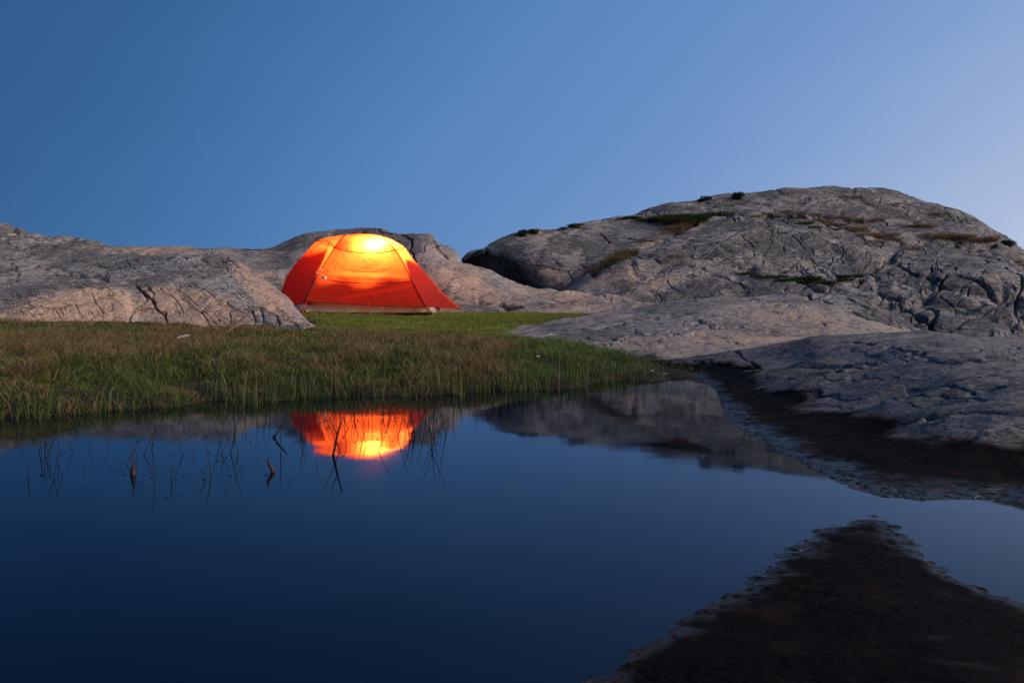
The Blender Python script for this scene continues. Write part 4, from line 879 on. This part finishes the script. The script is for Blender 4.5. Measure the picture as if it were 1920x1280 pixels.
def leaf(pts, wds):
    pts = np.array(pts, float); V = []
    for p, w_ in zip(pts, wds): V += [p+[-w_*.5, 0, 0], p+[0, -w_*.25, 0], p+[w_*.5, 0, 0], p+[0, w_*.25, 0]]
    Q = [(i*4+k, i*4+(k+1) % 4, i*4+4+(k+1) % 4, i*4+4+k) for i in range(len(pts)-1) for k in range(4)]
    return np.array(V), np.array(Q)
single('withered_leaf', *leaf([(.004, 0, -.01), (.006, 0, .0), (.0, 0, .012), (-.006, 0, .022), (-.008, 0, .036)], (.012, .011, .010, .006, .001)), M['rust_leaf'], 508, 885, 'curled rusty brown leaf standing alone in the open water', 'leaf')
single('withered_leaf', *leaf([(0, 0, -.01), (0, 0, 0), (.001, 0, .016), (.003, 0, .030), (-.001, 0, .058)], (.015, .013, .009, .003, .001)), M['rust_leaf'], 249, 890, 'pointed brown leaf with a thread-like tip, furthest left in the water', 'leaf')
single('bent_reed', *tube([(-.006, 0, -.02), (-.004, 0, .004), (.004, .0, .016), (.018, .004, .034), (.034, .006, .052)], [.005, .005, .004, .0026, .001], 6), M['twig'], 517, 820, 'short bent reed stub leaning right in the dark water left of the tent reflection', 'reed')
lm = bpy.data.meshes.new('floating_leaf')
a_ = np.linspace(0, 2*np.pi, 12, endpoint=False)
V = np.concatenate([[[0, 0, .003]], np.stack([.012*np.cos(a_), .0035*np.sin(a_), .0015+.001*np.cos(3*a_)], 1)]); V = np.concatenate([V, V*[1, 1, 0]-[0, 0, .001]])
T = np.array([(0, 1+i, 1+(i+1) % 12) for i in range(12)]+[(13, 14+(i+1) % 12, 14+i) for i in range(12)]); Qs = np.array([(1+i, 14+i, 14+(i+1) % 12, 1+(i+1) % 12) for i in range(12)])
lm = mesh_np('floating_leaf', V, Qs, T); lm.materials.append(M['twig'])
for i in range(46):
    x, y = (R0.uniform(590, 840), R0.triangular(752, 860, 775)) if i < 26 else (R0.uniform(20, 560), R0.uniform(820, 950))
    gx, gy = wl(x, y); o = bpy.data.objects.new('floating_leaf', lm) if i == 0 else fl0.copy()
    if i == 0: fl0 = o
    C.objects.link(o); o.location = (gx, gy, .001); o.rotation_euler = (0, 0, R0.uniform(-.4, .4)); q = R0.uniform(.2, .5)*gy/2.0; o.scale = (q, q*.7, .4)
    if i < 26: tag(o, 'tiny dark leaf floating on the water by the tent reflection', 'leaf', 'leaves floating by the tent reflection')
    else: tag(o, 'tiny dark leaf floating on the open water on the left', 'leaf', 'leaves floating on the left water')
# litter on the bank
def on_bank(px, d, dz): P2 = np.array([[(px-CX)/F*d, d]]); return np.array([P2[0, 0], d, ground_z(P2)[0][0]+dz])
p = on_bank(346, 4.3, .075); V, Q = tube([(-.045, 0, -.006), (-.02, .004, .002), (.01, 0, .006), (.034, -.003, .012)], [.006, .008, .009, .005], 7)
o = link('driftwood', mesh_np('driftwood', V, Q), M['drift']); o.location = p; tag(o, 'short pale weathered stick lying on the grass of the left bank', 'stick')
p = on_bank(438, 5.2, .09); V, Q = tube([(-.05, 0, -.02), (0, 0, .012), (.05, .004, .05)], [.003, .003, .0015], 5)
o = link('straw_stalk', mesh_np('straw_stalk', V, Q), M['straw']); o.location = p; tag(o, 'single pale straw leaning up out of the bank grass below the slab tip', 'straw')
def stone(name, p, r, m, label, seed):
    me = bpy.data.meshes.new(name); import bmesh
    bm = bmesh.new(); bmesh.ops.create_icosphere(bm, subdivisions=3, radius=1)
    for v in bm.verts:
        c_ = np.array([list(v.co)]); q = 1+.28*float(noise(c_, 1.3, seed)[0])+.1*float(noise(c_, 3, seed+1)[0]); v.co = Vector((v.co.x*r*q*1.3, v.co.y*r*q, v.co.z*r*q*.65))
    for f in bm.faces: f.smooth = True
    bm.to_mesh(me); bm.free(); o = link(name, me, m); o.location = tuple(p); tag(o, label, 'stone')
stone('pebble', on_bank(1008, 4.35, .04), .009, M['quartz'], 'small white pebble lying in the green grass of the right bank', 1)
stone('pebble', on_bank(1222, 4.3, .02), .009, M['quartz'], 'small pale pebble at the bare tip of the bank', 2)
for k_, (x, y, r) in enumerate(((1000, 722, .05), (1075, 719, .03), (1250, 706, .028))):
    gx, gy = wl(x, y); stone('mud_stone', (gx, gy+.03, .005), r, M['granite_shore'], ['flat dark stone at the water edge below the bank, the largest', 'small dark stone at the water edge below the green bank', 'dark stone at the water edge at the tip of the bank'][k_], 20+k_)

# ------------------------------------------------------------------ plants on the rocks
def tuft_me(name, n, h, rad, c0, c1, lean=.5, wd=.012, flat=1.0):
    a = rng.uniform(0, 2*np.pi, n); r = rad*np.sqrt(rng.uniform(0, 1, n)); root = np.stack([r*np.cos(a), r*np.sin(a)*flat, -.05+0*a], 1)
    o = blades(name, root, h*(.5+.7*rng.uniform(0, 1, n))+.05, np.full(n, wd), lean*rng.uniform(.3, 1.4, n), mixc(c0, c1, rng.uniform(0, 1, n)), M['bank_grass'], az=a+rng.normal(0, .5, n)); me = o.data; bpy.data.objects.remove(o); return me
dry = [tuft_me('grass_tuft', 260, .20, .38, (.10, .055, .03), (.24, .15, .075), .6) for _ in range(3)]
drg = [tuft_me('grass_tuft', 240, .20, .34, (.055, .06, .02), (.20, .14, .06), .6) for _ in range(2)]
hea = [tuft_me('heather_clump', 420, .13, .42, (.022, .038, .012), (.05, .075, .022), .7, .02) for _ in range(3)]
def plant(me, rk, x, y, sc_, label, cat, group=None, name=None, sz=1):
    p, nn = on_rock(rk, x, y); o = bpy.data.objects.new(name or me.name.split('.')[0], me); C.objects.link(o)
    o.location = p; o.rotation_euler = (0, 0, R0.uniform(0, 6.28)); o.scale = (sc_, sc_, sc_*sz); tag(o, label, cat, group); return o
def band(mes, rk, pts, n, jx, jy, s0, s1, label, cat, group, sz=.7):
    pts = np.array(pts, float); t = np.linspace(0, len(pts)-1.001, n)
    for tt_ in t:
        i = int(tt_); f = tt_-i; x, y = pts[i]*(1-f)+pts[i+1]*f
        plant(R0.choice(mes), rk, x+R0.uniform(-jx, jx), y+R0.uniform(-jy, jy), R0.uniform(s0, s1), label, cat, group, sz=sz)
TL = 'rusty dry grass tuft growing along the upper ledges of the big hill'; TG = 'dry grass tufts on the ledges of the hill'
band(dry, 'hill', [(1480, 404), (1560, 410), (1640, 415)], 9, 8, 3, .5, .9, TL, 'grass tuft', TG)
band(dry, 'hill', [(1400, 404), (1500, 402)], 6, 8, 2, .4, .7, TL, 'grass tuft', TG)
band(dry, 'hill', [(1530, 418), (1600, 432), (1680, 446)], 12, 10, 5, .5, .9, TL, 'grass tuft', TG)
band(dry, 'hill', [(1735, 445), (1800, 446), (1850, 456)], 12, 8, 4, .5, 1.0, TL, 'grass tuft', TG)
band(dry, 'hill', [(1700, 424), (1735, 427)], 4, 6, 3, .4, .8, TL, 'grass tuft', TG)
band(dry, 'hill', [(1640, 450), (1700, 468)], 5, 8, 3, .4, .8, TL, 'grass tuft', TG)
band(dry, 'hill', [(1350, 388), (1390, 384)], 3, 5, 2, .3, .6, TL, 'grass tuft', TG)
band(dry, 'hill', [(1580, 370), (1610, 372), (1750, 400), (1770, 402)], 5, 5, 2, .3, .6, TL, 'grass tuft', TG)
band(dry, 'hill', [(1880, 490), (1920, 497), (1960, 520)], 5, 5, 3, .4, .8, TL, 'grass tuft', TG)
CLL = 'tall straw-coloured grass tuft in the cleft between boulder and hill'; CLG = 'grass tufts in the cleft'
band(drg, 'hill', [(1120, 508), (1150, 490), (1180, 475), (1215, 458)], 12, 5, 3, .5, .9, CLL, 'grass tuft', CLG, 1.1)
band(dry, 'hill', [(1195, 468), (1222, 455)], 4, 4, 3, .6, .9, CLL, 'grass tuft', CLG, 1.3)
band(dry, 'hill', [(1245, 437), (1280, 425)], 5, 5, 3, .5, .8, CLL, 'grass tuft', CLG, .8)
LL2 = 'straw tuft low on the hill above the pale sloping slab'; band(dry, 'hill', [(1230, 482), (1262, 494), (1290, 455)], 4, 8, 3, .3, .6, LL2, 'grass tuft', 'grass tufts low on the hill')
HL, HG = 'dark green heather clump on the saddle at the left shoulder of the hill', 'heather clumps on the saddle'
band(hea, 'hill', [(1225, 414), (1270, 410), (1345, 407)], 13, 6, 4, .6, 1.0, HL, 'heather', HG, 1)
band(hea, 'hill', [(1250, 420), (1290, 416), (1310, 414)], 7, 6, 3, .5, .9, HL, 'heather', HG, 1)
band(hea, 'overhang', [(1165, 411), (1195, 410), (1235, 416)], 7, 5, 2, .4, .7, HL, 'heather', HG, .8)
HL2 = 'dark green heather clump in the damp hollow midway up the hill'; band(hea, 'hill', [(1400, 516), (1480, 524), (1540, 528), (1590, 520)], 13, 9, 6, .3, .7, HL2, 'heather', 'heather clumps in the hollow', .8)
band(hea, 'hill', [(1450, 408), (1520, 422), (1560, 430)], 6, 6, 3, .3, .6, 'dark green heather clump among the dry grass of the upper ledges', 'heather', 'heather clumps on the upper ledges', .7)
band(hea, 'overhang', [(1050, 430), (1090, 421)], 4, 6, 1, .2, .4, 'low dark heather clump on top of the overhanging boulder', 'heather', 'heather clumps on the boulder', .6)
band(dry, 'overhang', [(1085, 428), (1100, 430)], 3, 4, 1, .2, .4, 'small dry tuft on top of the overhanging boulder', 'grass tuft', 'tufts on the boulder', .6)
def shrub(rk, x, y, wd_, ht, label, seed):
    """low juniper: stems and many small leaf sprays"""
    g = np.random.default_rng(seed); p, nn = on_rock(rk, x, y); root = empty('shrub', tuple(p)); tag(root, label, 'shrub')
    st = []; tips = []
    for i in range(13):
        a = g.uniform(0, 2*np.pi); r = wd_*.5*g.uniform(.2, 1); top = np.array([r*math.cos(a), r*math.sin(a)*.6, ht*g.uniform(.35, 1.0)*(1-.45*(r/(wd_*.5))**2)])
        q = [np.array([0, 0, -.05]), top*.5+g.normal(0, .03, 3), top]; st.append(tube(q, [.02, .012, .005], 5))
        for t in np.linspace(.3, 1.05, 6): tips.append(q[0]*(1-t)**2+2*q[1]*t*(1-t)+q[2]*t*t)
    V, Q = joined(st); link('stem', mesh_np('stem', V, Q), M['bark'], root)
    tips = np.array(tips); n = 13; rt_ = np.repeat(tips, n, 0)+g.normal(0, .032, (len(tips)*n, 3))*np.array([1, 1, .7])
    dirs = g.uniform(0, 2*np.pi, len(rt_))
    o = blades('foliage', rt_, g.uniform(.03, .075, len(rt_)), np.full(len(rt_), .022), g.uniform(.2, 1, len(rt_)), mixc((.012, .022, .010), (.035, .052, .020), g.uniform(0, 1, len(rt_))), M['bank_grass'], az=dirs, parent=root)
shrub('hill', 1322, 380, .46, .22, 'dark juniper shrub on the hill ridge, left of the one with a twig', 1)
shrub('hill', 1386, 374, .50, .24, 'dark juniper shrub with a twig sticking up, higher on the hill ridge', 2)
shrub('overhang', 980, 441, .24, .09, 'small dark shrub on the skyline above the overhanging boulder', 3)
shrub('overhang', 1000, 438, .28, .06, 'flat dark shrub just right of the small shrub on the boulder skyline', 4)
shrub('overhang', 1075, 427, .34, .05, 'very low dark mat shrub on the boulder edge nearest the saddle', 6)
shrub('hill', 1888, 459, .5, .10, 'dark low shrub on the right flank of the hill against the sky', 5)

# ------------------------------------------------------------------ thin contrail high in the sky
k = NT('contrail_vapour')
d = k.node('ShaderNodeBsdfDiffuse', Color=(.9, .9, .92)); t = k.node('ShaderNodeBsdfTransparent'); tl = k.node('ShaderNodeBsdfTranslucent', Color=(.9, .9, .92))
m1 = k.node('ShaderNodeMixShader', i0=.5, i1=d.outputs[0], i2=tl.outputs[0]); m2 = k.node('ShaderNodeMixShader', i0=.03, i1=t.outputs[0], i2=m1.outputs[0]); k.t.links.new(m2.outputs[0], k.out.inputs[0])
a, b2 = at(350, 208, 8000), at(395, 300, 9000); ts = np.linspace(0, 1, 30)
pts = a[None]*(1-ts[:, None])+b2[None]*ts[:, None]
V, Q = tube(pts-pts.mean(0), 6*np.sin(np.pi*np.clip(ts*.9+.05, 0, 1))**.6, 8)
o = link('contrail', mesh_np('contrail', V, Q), k.m); o.location = pts.mean(0); tag(o, 'faint thin contrail slanting down in the dark blue sky on the left', 'contrail')
print('all', time.time()-T0)
